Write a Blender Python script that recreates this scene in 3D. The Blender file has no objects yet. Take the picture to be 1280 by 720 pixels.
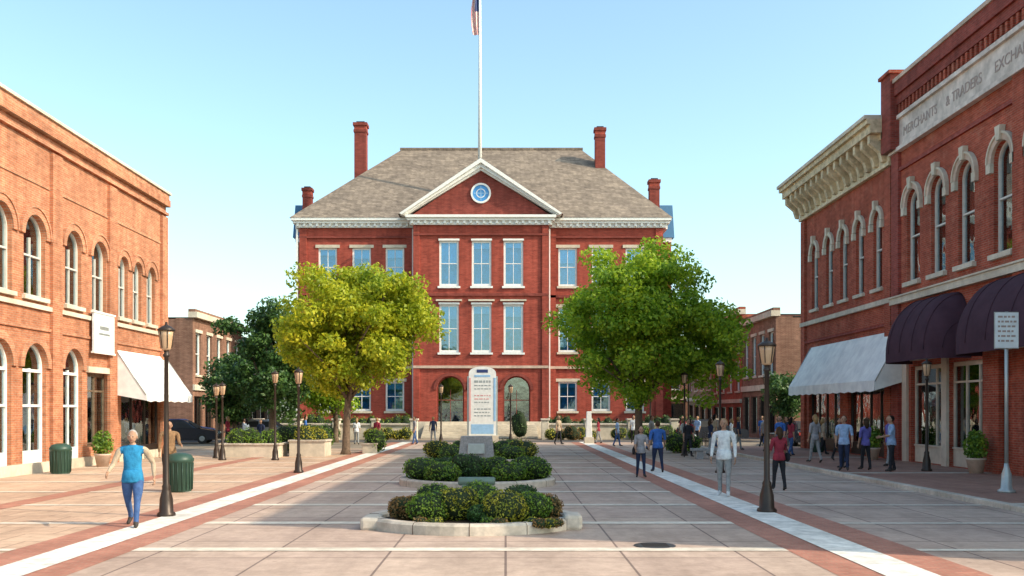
import bpy, bmesh, math, random
import numpy as np
from mathutils import Vector, Matrix
random.seed(7); rng=np.random.default_rng(7)
scene=bpy.context.scene
COL=scene.collection
# ------------------------------------------------------------------ materials
def newmat(name):
    m=bpy.data.materials.new(name); m.use_nodes=True
    nt=m.node_tree; nt.nodes.clear()
    return m,nt,nt.nodes,nt.links
def N(nt,t,**k):
    n=nt.nodes.new(t)
    for a,b in k.items(): setattr(n,a,b)
    return n
def out(nt,sh):
    o=N(nt,'ShaderNodeOutputMaterial'); nt.links.new(sh,o.inputs['Surface'])
def mixc(nt,bt,fac,a,b):
    n=N(nt,'ShaderNodeMix',data_type='RGBA',blend_type=bt)
    for i,v in ((0,fac),(6,a),(7,b)):
        if isinstance(v,bpy.types.NodeSocket): nt.links.new(v,n.inputs[i])
        elif i==0: n.inputs[0].default_value=v
        else: n.inputs[i].default_value=(*v,1) if len(v)==3 else v
    return n.outputs[2]
def ramp(nt,src,p0,c0,p1,c1):
    r=N(nt,'ShaderNodeValToRGB'); nt.links.new(src,r.inputs[0])
    e=r.color_ramp.elements; e[0].position=p0; e[0].color=(*c0,1); e[1].position=p1; e[1].color=(*c1,1)
    return r.outputs[0]
def noise(nt,vec,scale,detail=4,rough=.55):
    n=N(nt,'ShaderNodeTexNoise'); n.inputs['Scale'].default_value=scale; n.inputs['Detail'].default_value=detail
    n.inputs['Roughness'].default_value=rough
    if vec is not None: nt.links.new(vec,n.inputs['Vector'])
    return n.outputs['Fac']
def pos(nt): return N(nt,'ShaderNodeNewGeometry').outputs['Position']
def scaled(nt,vec,s):
    m=N(nt,'ShaderNodeVectorMath',operation='MULTIPLY'); nt.links.new(vec,m.inputs[0]); m.inputs[1].default_value=s
    return m.outputs[0]
def princ(nt,col,rough=.8,metal=0,spec=.3,bump=None,bs=.3,bd=.01):
    p=N(nt,'ShaderNodeBsdfPrincipled')
    if isinstance(col,bpy.types.NodeSocket): nt.links.new(col,p.inputs['Base Color'])
    else: p.inputs['Base Color'].default_value=(*col,1)
    p.inputs['Roughness'].default_value=rough; p.inputs['Metallic'].default_value=metal
    p.inputs['Specular IOR Level'].default_value=spec
    if bump is not None:
        b=N(nt,'ShaderNodeBump'); b.inputs['Strength'].default_value=bs; b.inputs['Distance'].default_value=bd
        nt.links.new(bump,b.inputs['Height']); nt.links.new(b.outputs[0],p.inputs['Normal'])
    return p.outputs[0]
def wallvec(nt):
    s=N(nt,'ShaderNodeSeparateXYZ'); nt.links.new(pos(nt),s.inputs[0])
    a=N(nt,'ShaderNodeMath',operation='ADD'); nt.links.new(s.outputs[0],a.inputs[0]); nt.links.new(s.outputs[1],a.inputs[1])
    c=N(nt,'ShaderNodeCombineXYZ'); nt.links.new(a.outputs[0],c.inputs[0]); nt.links.new(s.outputs[2],c.inputs[1])
    return c.outputs[0]
def m_brick(name,c1,c2,mortar,bw=.22,rh=.075,stain=.62,patch=(.55,.42,.33),patchamt=.0):
    m,nt,_,L=newmat(name); v=wallvec(nt)
    b=N(nt,'ShaderNodeTexBrick'); L.new(v,b.inputs['Vector'])
    b.inputs['Color1'].default_value=(*c1,1); b.inputs['Color2'].default_value=(*c2,1); b.inputs['Mortar'].default_value=(*mortar,1)
    b.inputs['Scale'].default_value=1; b.inputs['Mortar Size'].default_value=.009; b.inputs['Mortar Smooth'].default_value=.2
    b.inputs['Brick Width'].default_value=bw; b.inputs['Row Height'].default_value=rh; b.inputs['Bias'].default_value=0
    c=b.outputs['Color']
    P=pos(nt)
    n1=noise(nt,P,.35,5,.6); c=mixc(nt,'MULTIPLY',.8,c,ramp(nt,n1,.3,(stain,stain,stain),.7,(1.15,1.12,1.1)))
    n2=noise(nt,scaled(nt,P,(1.2,1.2,4.5)),1.6,5,.75); c=mixc(nt,'MULTIPLY',.9,c,ramp(nt,n2,.3,(.60,.56,.56),.68,(1.22,1.22,1.22)))
    n3=noise(nt,scaled(nt,P,(2.6,2.6,.18)),1.2,4,.6); c=mixc(nt,'MULTIPLY',.7,c,ramp(nt,n3,.35,(.70,.67,.66),.6,(1,1,1)))
    if patchamt>0:
        n4=noise(nt,P,1.1,6,.75); c=mixc(nt,'MIX',ramp(nt,n4,.54,(0,0,0),.72,(patchamt,)*3),c,patch)
    out(nt,princ(nt,c,.88,0,.2,b.outputs['Fac'],-.5,.01)); return m
def m_conc(name,col,var=.25,scale=3,rough=.85,sc=.8,bs=.25):
    m,nt,_,L=newmat(name); P=pos(nt)
    n1=noise(nt,P,scale,6,.65); lo=1-var; hi=1+var*.6
    c=mixc(nt,'MULTIPLY',1,col,ramp(nt,n1,.3,(lo,lo,lo),.7,(hi,hi,hi)))
    n2=noise(nt,P,.5,4,.6); c=mixc(nt,'MULTIPLY',sc,c,ramp(nt,n2,.35,(.78,.77,.75),.62,(1.08,1.08,1.08)))
    out(nt,princ(nt,c,rough,0,.3,noise(nt,P,40,3),bs,.004)); return m
def m_paint(name,col,rough=.5,metal=0,var=.12,spec=.4):
    m,nt,_,L=newmat(name); P=pos(nt)
    n1=noise(nt,P,6,5,.6); lo=1-var; hi=1+var*.5
    c=mixc(nt,'MULTIPLY',1,col,ramp(nt,n1,.3,(lo,lo,lo),.7,(hi,hi,hi)))
    out(nt,princ(nt,c,rough,metal,spec,noise(nt,P,25,3),.06,.003)); return m
def m_cloth(name,col,bs=.5,lo=.68):
    m,nt,_,L=newmat(name); P=pos(nt)
    n1=noise(nt,P,9 if bs>.3 else 2,4,.6)
    c=mixc(nt,'MULTIPLY',1,col,ramp(nt,n1,.3,(lo,lo,lo*1.03),.68,(1.12,1.12,1.12)))
    out(nt,princ(nt,c,.9,0,.15,noise(nt,P,14 if bs>.3 else 3,2),bs,.03)); return m
def m_pave(name,c1,c2,mortar,bw,rh,ms=.012,var=1.0,off=.5):
    m,nt,_,L=newmat(name); P=pos(nt)
    b=N(nt,'ShaderNodeTexBrick'); L.new(P,b.inputs['Vector']); b.offset=off
    b.inputs['Color1'].default_value=(*c1,1); b.inputs['Color2'].default_value=(*c2,1); b.inputs['Mortar'].default_value=(*mortar,1)
    b.inputs['Scale'].default_value=1; b.inputs['Mortar Size'].default_value=ms; b.inputs['Mortar Smooth'].default_value=.3
    b.inputs['Brick Width'].default_value=bw; b.inputs['Row Height'].default_value=rh
    c=b.outputs['Color']
    n1=noise(nt,P,.4,6,.65); c=mixc(nt,'MULTIPLY',var,c,ramp(nt,n1,.3,(.78,.75,.74),.68,(1.12,1.11,1.10)))
    n2=noise(nt,P,3.5,6,.8); c=mixc(nt,'MULTIPLY',.9,c,ramp(nt,n2,.3,(.72,.71,.70),.7,(1.12,1.12,1.12)))
    n3=noise(nt,scaled(nt,P,(1,.22,1)),1.1,5,.7); c=mixc(nt,'MULTIPLY',.6,c,ramp(nt,n3,.36,(.74,.72,.70),.58,(1.04,1.04,1.04)))
    v=N(nt,'ShaderNodeTexVoronoi'); v.inputs['Scale'].default_value=1.7; L.new(P,v.inputs['Vector'])
    c=mixc(nt,'MULTIPLY',.5,c,ramp(nt,v.outputs['Distance'],.03,(.45,.43,.42),.07,(1,1,1)))
    out(nt,princ(nt,c,.78,0,.3,noise(nt,P,50,3),.3,.004)); return m
def m_glass(name,tint=(.75,.82,.85),base=.18):
    m,nt,_,L=newmat(name)
    t=N(nt,'ShaderNodeBsdfTransparent'); t.inputs[0].default_value=(*tint,1)
    g=N(nt,'ShaderNodeBsdfGlossy'); g.inputs['Roughness'].default_value=.03; g.inputs[0].default_value=(.85,.95,1,1)
    b=N(nt,'ShaderNodeBump'); b.inputs['Strength'].default_value=.25; b.inputs['Distance'].default_value=.03
    L.new(noise(nt,pos(nt),1.2,2),b.inputs['Height']); L.new(b.outputs[0],g.inputs['Normal'])
    f=N(nt,'ShaderNodeFresnel'); f.inputs[0].default_value=1.5
    a=N(nt,'ShaderNodeMath',operation='ADD',use_clamp=True); L.new(f.outputs[0],a.inputs[0]); a.inputs[1].default_value=base
    mx=N(nt,'ShaderNodeMixShader'); L.new(a.outputs[0],mx.inputs[0]); L.new(t.outputs[0],mx.inputs[1]); L.new(g.outputs[0],mx.inputs[2])
    out(nt,mx.outputs[0]); return m
def m_leaf(name,dark,light,tr=.35,scale=.8):
    m,nt,_,L=newmat(name)
    g=N(nt,'ShaderNodeNewGeometry')
    c=ramp(nt,g.outputs['Random Per Island'],0,dark,1,light)
    n1=noise(nt,g.outputs['Position'],scale,3,.6)
    c=mixc(nt,'MULTIPLY',1,c,ramp(nt,n1,.32,(.58,.74,.7),.66,(1.3,1.2,1.0)))
    p=princ(nt,c,.5,0,.35)
    t=N(nt,'ShaderNodeBsdfTranslucent'); L.new(c,t.inputs[0])
    mx=N(nt,'ShaderNodeMixShader'); mx.inputs[0].default_value=tr; L.new(p,mx.inputs[1]); L.new(t.outputs[0],mx.inputs[2])
    out(nt,mx.outputs[0]); return m
def m_shingle(name,col):
    m,nt,_,L=newmat(name); P=pos(nt)
    s=N(nt,'ShaderNodeSeparateXYZ'); L.new(P,s.inputs[0])
    a=N(nt,'ShaderNodeMath',operation='ADD'); L.new(s.outputs[0],a.inputs[0]); L.new(s.outputs[1],a.inputs[1])
    cc=N(nt,'ShaderNodeCombineXYZ'); L.new(a.outputs[0],cc.inputs[0]); L.new(s.outputs[2],cc.inputs[1])
    b=N(nt,'ShaderNodeTexBrick'); L.new(cc.outputs[0],b.inputs['Vector'])
    b.inputs['Color1'].default_value=(*[x*1.15 for x in col],1); b.inputs['Color2'].default_value=(*[x*.75 for x in col],1); b.inputs['Mortar'].default_value=(*[x*.5 for x in col],1)
    b.inputs['Scale'].default_value=1; b.inputs['Brick Width'].default_value=.4; b.inputs['Row Height'].default_value=.16; b.inputs['Mortar Size'].default_value=.012
    n1=noise(nt,P,.8,6,.75); c=mixc(nt,'MULTIPLY',.9,b.outputs['Color'],ramp(nt,n1,.3,(.62,.60,.60),.7,(1.2,1.16,1.1)))
    n1=noise(nt,scaled(nt,P,(1,1,.25)),2.5,4,.75); c=mixc(nt,'MULTIPLY',.9,c,ramp(nt,n1,.3,(.66,.64,.63),.7,(1.2,1.18,1.12)))
    out(nt,princ(nt,c,.9,0,.2)); return m
M={}
M['brickL']=m_brick('orange_brick',(.60,.235,.12),(.48,.165,.08),(.45,.32,.22),patchamt=.35,patch=(.62,.36,.24))
M['brickL2']=m_brick('orange_brick_trim',(.62,.27,.145),(.52,.20,.105),(.48,.35,.25))
M['brickR']=m_brick('red_brick',(.48,.092,.05),(.36,.062,.035),(.36,.19,.13),patchamt=.35,patch=(.54,.28,.19))
M['brickR2']=m_brick('dark_red_brick',(.37,.075,.055),(.28,.055,.04),(.26,.13,.11))
M['brickC']=m_brick('courthouse_brick',(.43,.075,.048),(.34,.055,.036),(.3,.12,.09),stain=.72)
M['brickC2']=m_brick('courthouse_brick_dark',(.29,.055,.042),(.23,.045,.035),(.2,.09,.07),stain=.8)
M['brickD']=m_brick('brown_brick',(.30,.15,.10),(.25,.12,.08),(.3,.22,.17))
M['brickD2']=m_brick('tan_brick',(.42,.27,.17),(.36,.22,.14),(.4,.3,.22))
M['stone']=m_conc('limestone',(.62,.54,.43),.2)
M['frieze']=m_conc('frieze_stone',(.66,.57,.51),.3,2)
M['cream']=m_conc('cream_paint_weathered',(.66,.54,.36),.4,4)
M['pink']=m_conc('pink_stone',(.58,.43,.34),.25,3)
M['white']=m_paint('white_painted_wood',(.78,.77,.73),.55)
M['offwhite']=m_paint('off_white_frame',(.60,.56,.50),.55)
M['kerb']=m_conc('kerb_concrete',(.56,.48,.40),.3,5)
M['tanp']=m_conc('cream_storefront_paint',(.60,.49,.39),.15)
M['slate']=m_shingle('grey_shingles',(.27,.225,.19))
M['blueslate']=m_paint('blue_metal_roof',(.05,.14,.26),.5)
M['glass']=m_glass('window_glass')
M['glassC']=m_glass('courthouse_glass',(.55,.86,1.0),.12)  # blue tint puts reflected sky into the pane colour
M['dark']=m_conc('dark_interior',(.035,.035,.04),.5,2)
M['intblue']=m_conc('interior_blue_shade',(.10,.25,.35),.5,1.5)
M['intsky']=m_conc('interior_sky_reflection',(.10,.36,.58),.45,1.5)  # panel behind the panes, coloured with the blue of reflected sky
M['blind']=m_paint('sky_tinted_blind',(.30,.58,.74),.8)  # blinds coloured blue to stand in for sky reflected in the courthouse panes
M['blindL']=m_paint('pale_blind',(.6,.58,.52),.8)
M['warm']=m_conc('shop_interior',(.16,.11,.08),.6,2)
M['metal']=m_paint('dark_brown_metal',(.05,.035,.028),.4,.4)
M['dkgreen']=m_paint('dark_green_paint',(.03,.07,.05),.45)
M['greenmetal']=m_paint('grey_green_metal',(.15,.21,.17),.5,.2)
M['lantern']=m_paint('amber_lantern_glass',(.55,.36,.22),.3)
M['grey']=m_paint('grey_metal',(.42,.44,.43),.4,.5)
M['whitecanvas']=m_cloth('white_canvas',(.78,.77,.74),.12,.86)
M['maroon']=m_cloth('maroon_canvas',(.065,.032,.045),.12,.8)
M['red']=m_paint('red_paint',(.5,.05,.04),.5)
M['pinkp']=m_paint('faded_red_paint',(.7,.35,.33),.5)
M['blue']=m_paint('blue_paint',(.07,.28,.6),.5)
M['bluep']=m_paint('faded_blue_paint',(.3,.5,.72),.5)
M['navy']=m_paint('navy_paint',(.03,.05,.16),.6)
M['black']=m_paint('black_rubber',(.02,.02,.02),.7)
M['soil']=m_conc('soil_mulch',(.09,.055,.035),.6,12)
M['bark']=m_conc('bark',(.16,.11,.075),.5,9)
M['bronze']=m_paint('bronze',(.20,.14,.09),.6,.3,.5)
M['frost']=m_paint('pale_panel',(.70,.76,.78),.4)
M['granite']=m_conc('grey_granite',(.33,.32,.32),.3,15)
M['letter']=m_paint('letter_grey',(.36,.28,.25),.7)
M['leafY']=m_leaf('leaves_yellow_green',(.24,.32,.02),(.62,.60,.045),.5)
M['leafG']=m_leaf('leaves_green',(.14,.27,.02),(.45,.58,.045),.5)
M['leafD']=m_leaf('leaves_dark_green',(.025,.07,.02),(.09,.17,.04),.25)
M['leafS']=m_leaf('shrub_leaves',(.06,.14,.02),(.24,.35,.04),.3,3)
M['leafO']=m_leaf('shrub_leaves_olive',(.20,.21,.02),(.48,.42,.05),.3,3)
M['leafR']=m_leaf('shrub_leaves_red',(.16,.08,.03),(.42,.24,.09),.3,3)
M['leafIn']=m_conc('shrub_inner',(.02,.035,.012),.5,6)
M['plaza']=m_pave('plaza_concrete',(.55,.415,.33),(.50,.37,.30),(.22,.155,.13),1.7,1.7,.02,off=0)
M['plazaL']=m_pave('sidewalk_paving',(.62,.44,.315),(.56,.385,.275),(.33,.22,.16),.9,.9,.014)
M['paveR']=m_pave('brick_sidewalk',(.40,.21,.155),(.33,.165,.12),(.37,.25,.19),.2,.1,.008)
M['redpave']=m_pave('red_paver',(.50,.215,.15),(.43,.175,.12),(.40,.26,.19),.2,.1,.008)
M['band']=m_conc('pale_band',(.72,.63,.52),.25,5)
M['whiteband']=m_conc('white_band',(.78,.74,.67),.3,4)
M['asphalt']=m_conc('asphalt',(.10,.095,.095),.3,8)
M['ground']=m_conc('ground_far',(.26,.21,.16),.3,.8)
# ------------------------------------------------------------------ mesh builder
class MB:
    def __init__(s): s.v=[];s.f=[];s.m=[];s.mats=[];s.sm=[]
    def mi(s,k):
        mt=M[k] if isinstance(k,str) else k
        if mt not in s.mats: s.mats.append(mt)
        return s.mats.index(mt)
    def add(s,vs,fs,mat,smooth=False):
        o=len(s.v); s.v.extend([tuple(p) for p in vs]); i=s.mi(mat)
        for f in fs: s.f.append([a+o for a in f]); s.m.append(i); s.sm.append(smooth)
    def box(s,x0,x1,y0,y1,z0,z1,mat,top=1.0):
        cx,cy=(x0+x1)/2,(y0+y1)/2
        vs=[(x0,y0,z0),(x1,y0,z0),(x1,y1,z0),(x0,y1,z0)]+[(cx+(x-cx)*top,cy+(y-cy)*top,z1) for x,y in((x0,y0),(x1,y0),(x1,y1),(x0,y1))]
        s.add(vs,[(0,3,2,1),(4,5,6,7),(0,1,5,4),(1,2,6,5),(2,3,7,6),(3,0,4,7)],mat)
    def tube(s,pts,rad,mat,n=8,smooth=True,sx=1,sy=1):
        pts=[Vector(p) for p in pts]; vs=[]; K=len(pts)
        ref=None
        for i,p in enumerate(pts):
            d=(pts[min(i+1,K-1)]-pts[max(i-1,0)]).normalized()
            if ref is None: ref=Vector((1,0,0)) if abs(d.x)<.9 else Vector((0,1,0))
            a=(ref-d*ref.dot(d)).normalized(); b=d.cross(a); ref=a
            for j in range(n):
                t=2*math.pi*j/n; vs.append(p+(a*math.cos(t)*sx+b*math.sin(t)*sy)*rad[i])
        fs=[(i*n+j,i*n+(j+1)%n,(i+1)*n+(j+1)%n,(i+1)*n+j) for i in range(K-1) for j in range(n)]
        fs+=[tuple(range(n))[::-1],tuple((K-1)*n+j for j in range(n))]
        s.add(vs,fs,mat,smooth)
    def lathe(s,c,prof,mat,n=16,smooth=True,sx=1,sy=1):
        vs=[];K=len(prof)
        for r,z in prof:
            for j in range(n):
                t=2*math.pi*j/n; vs.append((c[0]+r*sx*math.cos(t),c[1]+r*sy*math.sin(t),c[2]+z))
        fs=[(i*n+j,i*n+(j+1)%n,(i+1)*n+(j+1)%n,(i+1)*n+j) for i in range(K-1) for j in range(n)]
        fs+=[tuple(range(n))[::-1],tuple((K-1)*n+j for j in range(n))]
        s.add(vs,fs,mat,smooth)
    def ell(s,c,r,mat,n=14,k=9,rot=None,fn=None):
        vs=[]
        for i in range(k+1):
            ph=math.pi*i/k
            for j in range(n):
                t=2*math.pi*j/n
                v=Vector((math.sin(ph)*math.cos(t)*r[0],math.sin(ph)*math.sin(t)*r[1],-math.cos(ph)*r[2]))
                if fn: v=fn(v)
                if rot: v=rot@v
                vs.append(v+Vector(c))
        fs=[(i*n+j,i*n+(j+1)%n,(i+1)*n+(j+1)%n,(i+1)*n+j) for i in range(k) for j in range(n)]
        s.add(vs,fs,mat,True)
    def build(s,name,parent=None,bevel=0,recalc=True):
        me=bpy.data.meshes.new(name); me.from_pydata(s.v,[],s.f)
        for m_ in s.mats: me.materials.append(m_)
        me.polygons.foreach_set('material_index',s.m); me.polygons.foreach_set('use_smooth',s.sm)
        if recalc:
            bm=bmesh.new(); bm.from_mesh(me); bmesh.ops.remove_doubles(bm,verts=bm.verts,dist=1e-5)
            bmesh.ops.recalc_face_normals(bm,faces=bm.faces); bm.to_mesh(me); bm.free()
        me.update()
        ob=bpy.data.objects.new(name,me); COL.objects.link(ob)
        if bevel:
            b=ob.modifiers.new('bevel','BEVEL'); b.width=bevel; b.segments=2; b.limit_method='ANGLE'; b.angle_limit=.6
        if parent: ob.parent=parent
        return ob
def empty(name,loc=(0,0,0)):
    e=bpy.data.objects.new(name,None); COL.objects.link(e); e.empty_display_size=.3
    return e
class F:
    def __init__(s,O,U,Nn): s.O=Vector(O);s.U=Vector(U);s.N=Vector(Nn)
    def p(s,u,z,n): return s.O+s.U*u+Vector((0,0,z))+s.N*n
    def box(s,mb,u0,u1,z0,z1,n0,n1,mat):
        vs=[s.p(u,z,n) for n in(n0,n1) for z in(z0,z1) for u in(u0,u1)]
        mb.add(vs,[(0,1,3,2),(4,6,7,5),(0,4,5,1),(2,3,7,6),(0,2,6,4),(1,5,7,3)],mat)
    def poly(s,mb,pts,n0,n1,mat):
        k=len(pts); vs=[s.p(u,z,n0) for u,z in pts]+[s.p(u,z,n1) for u,z in pts]
        mb.add(vs,[tuple(range(k))[::-1],tuple(range(k,2*k))]+[(i,(i+1)%k,k+(i+1)%k,k+i) for i in range(k)],mat)
    def prof(s,mb,pts,u0,u1,mat,smooth=False):
        k=len(pts); vs=[s.p(u0,z,n) for n,z in pts]+[s.p(u1,z,n) for n,z in pts]
        mb.add(vs,[tuple(range(k))[::-1],tuple(range(k,2*k))]+[(i,(i+1)%k,k+(i+1)%k,k+i) for i in range(k)],mat,smooth)
    def ring(s,mb,cu,cz,r0,r1,n0,n1,mat,a0=0,a1=math.pi,k=14):
        for i in range(k):
            a=a0+(a1-a0)*i/k; b=a0+(a1-a0)*(i+1)/k
            pts=[(cu+r0*math.cos(a),cz+r0*math.sin(a)),(cu+r1*math.cos(a),cz+r1*math.sin(a)),(cu+r1*math.cos(b),cz+r1*math.sin(b)),(cu+r0*math.cos(b),cz+r0*math.sin(b))]
            vs=[s.p(u,z,n) for n in(n0,n1) for u,z in pts]
            fs=[(0,3,2,1),(4,5,6,7),(0,1,5,4),(1,2,6,5),(2,3,7,6),(3,0,4,7)]
            if 0<i<k-1: fs=[f for j,f in enumerate(fs) if j not in(2,4)]
            mb.add(vs,fs,mat)
    def shape(s,c,w,z0,z1,arch):
        if not arch: return [(c-w/2,z0),(c+w/2,z0),(c+w/2,z1),(c-w/2,z1)]
        r=w/2; zs=z1-r*arch
        return [(c-r,z0),(c+r,z0)]+[(c+r*math.cos(math.pi*i/16),zs+r*arch*math.sin(math.pi*i/16)) for i in range(17)]
    def wall(s,mb,outer,holes,n0,n1,mat):
        cu=bpy.data.curves.new('tmp','CURVE'); cu.dimensions='2D'; cu.fill_mode='BOTH'; cu.extrude=(n1-n0)/2
        for pl in [outer]+holes:
            sp=cu.splines.new('POLY'); sp.points.add(len(pl)-1); sp.use_cyclic_u=True
            for q,(u,z) in zip(sp.points,pl): q.co=(u,z,0,1)
        ob=bpy.data.objects.new('tmp',cu); COL.objects.link(ob); bpy.context.view_layer.update()
        me=bpy.data.meshes.new_from_object(ob.evaluated_get(bpy.context.evaluated_depsgraph_get()))
        mid=(n0+n1)/2
        mb.add([s.p(v.co.x,v.co.y,mid+v.co.z) for v in me.vertices],[tuple(p.vertices) for p in me.polygons],mat)
        bpy.data.objects.remove(ob); bpy.data.meshes.remove(me)
    def window(s,parts,c,w,z0,z1,arch=0,frame='white',glass='glass',rec=.16,fw=.07,sash=True,mull=1,inner='dark',blind='blindL',nb=0,bl=None):
        fr,gl,it=parts
        sh=s.shape(c,w-.01,z0+.005,z1-.005,arch)
        gn=nb-rec
        s.poly(gl,[(u,z) for u,z in s.shape(c,w-.04,z0+.02,z1-.02,arch)],gn-.055,gn-.045,glass)
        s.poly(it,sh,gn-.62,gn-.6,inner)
        h=z1-z0
        b=random.uniform(.0,.6) if bl is None else bl*random.uniform(.3,1.5)
        if b>.05:
            zt=z1-(w/2*arch if arch else 0)
            s.box(it,c-w/2+.03,c+w/2-.03,z0+h*(1-b),max(zt,z0+h*(1-b)+.05),gn-.2,gn-.18,blind)
        r=w/2
        zs=z1-r*arch if arch else z1
        s.box(fr,c-r,c-r+fw,z0,zs,gn-.06,gn+.02,frame); s.box(fr,c+r-fw,c+r,z0,zs,gn-.06,gn+.02,frame)
        s.box(fr,c-r+fw,c+r-fw,z0,z0+fw*1.3,gn-.058,gn+.022,frame)
        if arch:
            k=14
            for i in range(k):
                a=math.pi*i/k;b2=math.pi*(i+1)/k
                q=[(c+(r-fw)*math.cos(a),zs+(r*arch-fw)*math.sin(a)),(c+r*math.cos(a),zs+r*arch*math.sin(a)),(c+r*math.cos(b2),zs+r*arch*math.sin(b2)),(c+(r-fw)*math.cos(b2),zs+(r*arch-fw)*math.sin(b2))]
                s.poly(fr,q,gn-.06,gn+.02,frame)
        else: s.box(fr,c-r+fw,c+r-fw,z1-fw,z1,gn-.058,gn+.022,frame)
        if sash: s.box(fr,c-r+fw,c+r-fw,z0+h*.5-.03,z0+h*.5+.03,gn-.05,gn+.03,frame)
        for i in range(mull):
            uu=c-r+w*(i+1)/(mull+1); s.box(fr,uu-.02,uu+.02,z0+fw,zs-.02,gn-.045,gn+.012,frame)
    def sill(s,mb,c,w,z,mat,pr=.12,h=.14,nb=0): s.box(mb,c-w/2-.12,c+w/2+.12,z-h,z,nb-.1,nb+pr,mat)
# ------------------------------------------------------------------ leaves
def leaf_mesh(name,cs,rs,counts,size,mat,parent=None,shell=.45,flat=.0):
    P=[];
    for c,r,k in zip(cs,rs,counts):
        d=rng.normal(size=(k,3)); d/=np.linalg.norm(d,axis=1)[:,None]
        rad=rng.random(k)**shell
        P.append(np.column_stack([np.array(c)+d*rad[:,None]*np.array(r),d]))
    A=np.vstack(P); p=A[:,:3]; d=A[:,3:]; k=len(p)
    nrm=d*.7+rng.normal(size=(k,3))*.7+np.array([0,0,.25]); nrm/=np.linalg.norm(nrm,axis=1)[:,None]
    t=rng.normal(size=(k,3)); t-=nrm*(t*nrm).sum(1)[:,None]; t/=np.linalg.norm(t,axis=1)[:,None]
    b=np.cross(nrm,t); s=(size*rng.uniform(.6,1.3,k))[:,None]
    V=np.empty((k*4,3)); V[0::4]=p-t*s*.5; V[1::4]=p+b*s*.3+nrm*s*.08; V[2::4]=p+t*s*.5; V[3::4]=p-b*s*.3+nrm*s*.08
    me=bpy.data.meshes.new(name); me.vertices.add(k*4); me.loops.add(k*4); me.polygons.add(k)
    me.vertices.foreach_set('co',V.ravel()); me.loops.foreach_set('vertex_index',np.arange(k*4,dtype=np.int32))
    me.polygons.foreach_set('loop_start',np.arange(0,k*4,4,dtype=np.int32)); me.polygons.foreach_set('loop_total',np.full(k,4,dtype=np.int32))
    me.materials.append(M[mat]); me.update(calc_edges=True); me.validate()
    ob=bpy.data.objects.new(name,me); COL.objects.link(ob)
    if parent: ob.parent=parent
    return ob
def tree(name,x,y,cz,rx,ry,rz,mat,trunk_h,trunk_r=.16,clumps=110,leaves=240,size=.19,cx=0,seed=1,crad=(.5,.95),extra=()):
    R=random.Random(seed); e=empty(name); cs=[];rs=[]
    ph=[R.uniform(0,6.28) for _ in range(6)]
    for i in range(clumps):
        while True:
            v=Vector((R.gauss(0,1),R.gauss(0,1),R.gauss(0,1)))
            if v.length>.1: break
        v.normalize(); az=math.atan2(v.y,v.x)
        bump=1+.08*math.sin(3*az+ph[0]+2*v.z)+.06*math.sin(5*az+ph[1]-3*v.z)+.05*math.sin(7*v.z+ph[2])
        q=R.random()**.33
        q=max(q,.25)
        zz=v.z
        w=1.0 if zz>-.2 else 1.0-.2*(-zz-.2)
        c=Vector((x+cx+v.x*rx*q*bump*w*.87,y+v.y*ry*q*bump*w*.87,cz+zz*rz*q*bump*.87))
        r=R.uniform(*crad); cs.append(c); rs.append((r*1.1,r*1.1,r*.75))
    for ex,ez,n in extra:
        for i in range(n): 
            cs.append(Vector((x+ex+R.gauss(0,.6),y+R.gauss(0,1),ez+R.gauss(0,.45)))); r=R.uniform(.5,.85); rs.append((r*1.1,r*1.1,r*.75))
    cnt=[int(leaves*(r[0]/.8)**2) for r in rs]
    leaf_mesh('crown_leaves',[tuple(c) for c in cs],rs,cnt,size,mat,e)
    mb=MB(); top=cz-rz*.45
    mb.tube([(x,y,-.05),(x+.02,y,.25),(x+.04,y,trunk_h*.6),(x+cx*.2,y,trunk_h),(x+cx*.5,y,top),(x+cx,y,cz+rz*.3)],[trunk_r*1.7,trunk_r*1.15,trunk_r,trunk_r*.95,trunk_r*.7,trunk_r*.25],'bark',10)
    for i in range(16):
        c=cs[i*3%len(cs)]; st=Vector((x+cx*.2,y,trunk_h*R.uniform(.85,1.3)))
        mid=st.lerp(c,.5)+Vector((R.uniform(-.3,.3),R.uniform(-.3,.3),R.uniform(.0,.5)))
        mb.tube([st,mid,c],[trunk_r*.5,trunk_r*.3,trunk_r*.1],'bark',6)
    mb.build('trunk_and_limbs',e); return e
def shrub(x,y,z,r,h,mat='leafS',n=1500,size=.055,name='shrub',lump=5):
    e=empty(name); mb=MB()
    cs=[(x,y,z+h*.5)];rs=[(r,r,h*.52)]
    for i in range(lump):
        a=random.uniform(0,6.28); cs.append((x+math.cos(a)*r*.45,y+math.sin(a)*r*.45,z+h*random.uniform(.35,.72))); rs.append((r*.6,r*.6,h*.38))
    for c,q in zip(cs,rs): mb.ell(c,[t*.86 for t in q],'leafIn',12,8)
    mb.build('filler_core',e)  # dark ellipsoids added as filler so the leaves are not see-through
    leaf_mesh('leaves',cs,rs,[int(n*.4)]+[int(n*.6/lump)]*lump,size,mat,e,shell=.12)
    return e
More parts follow.
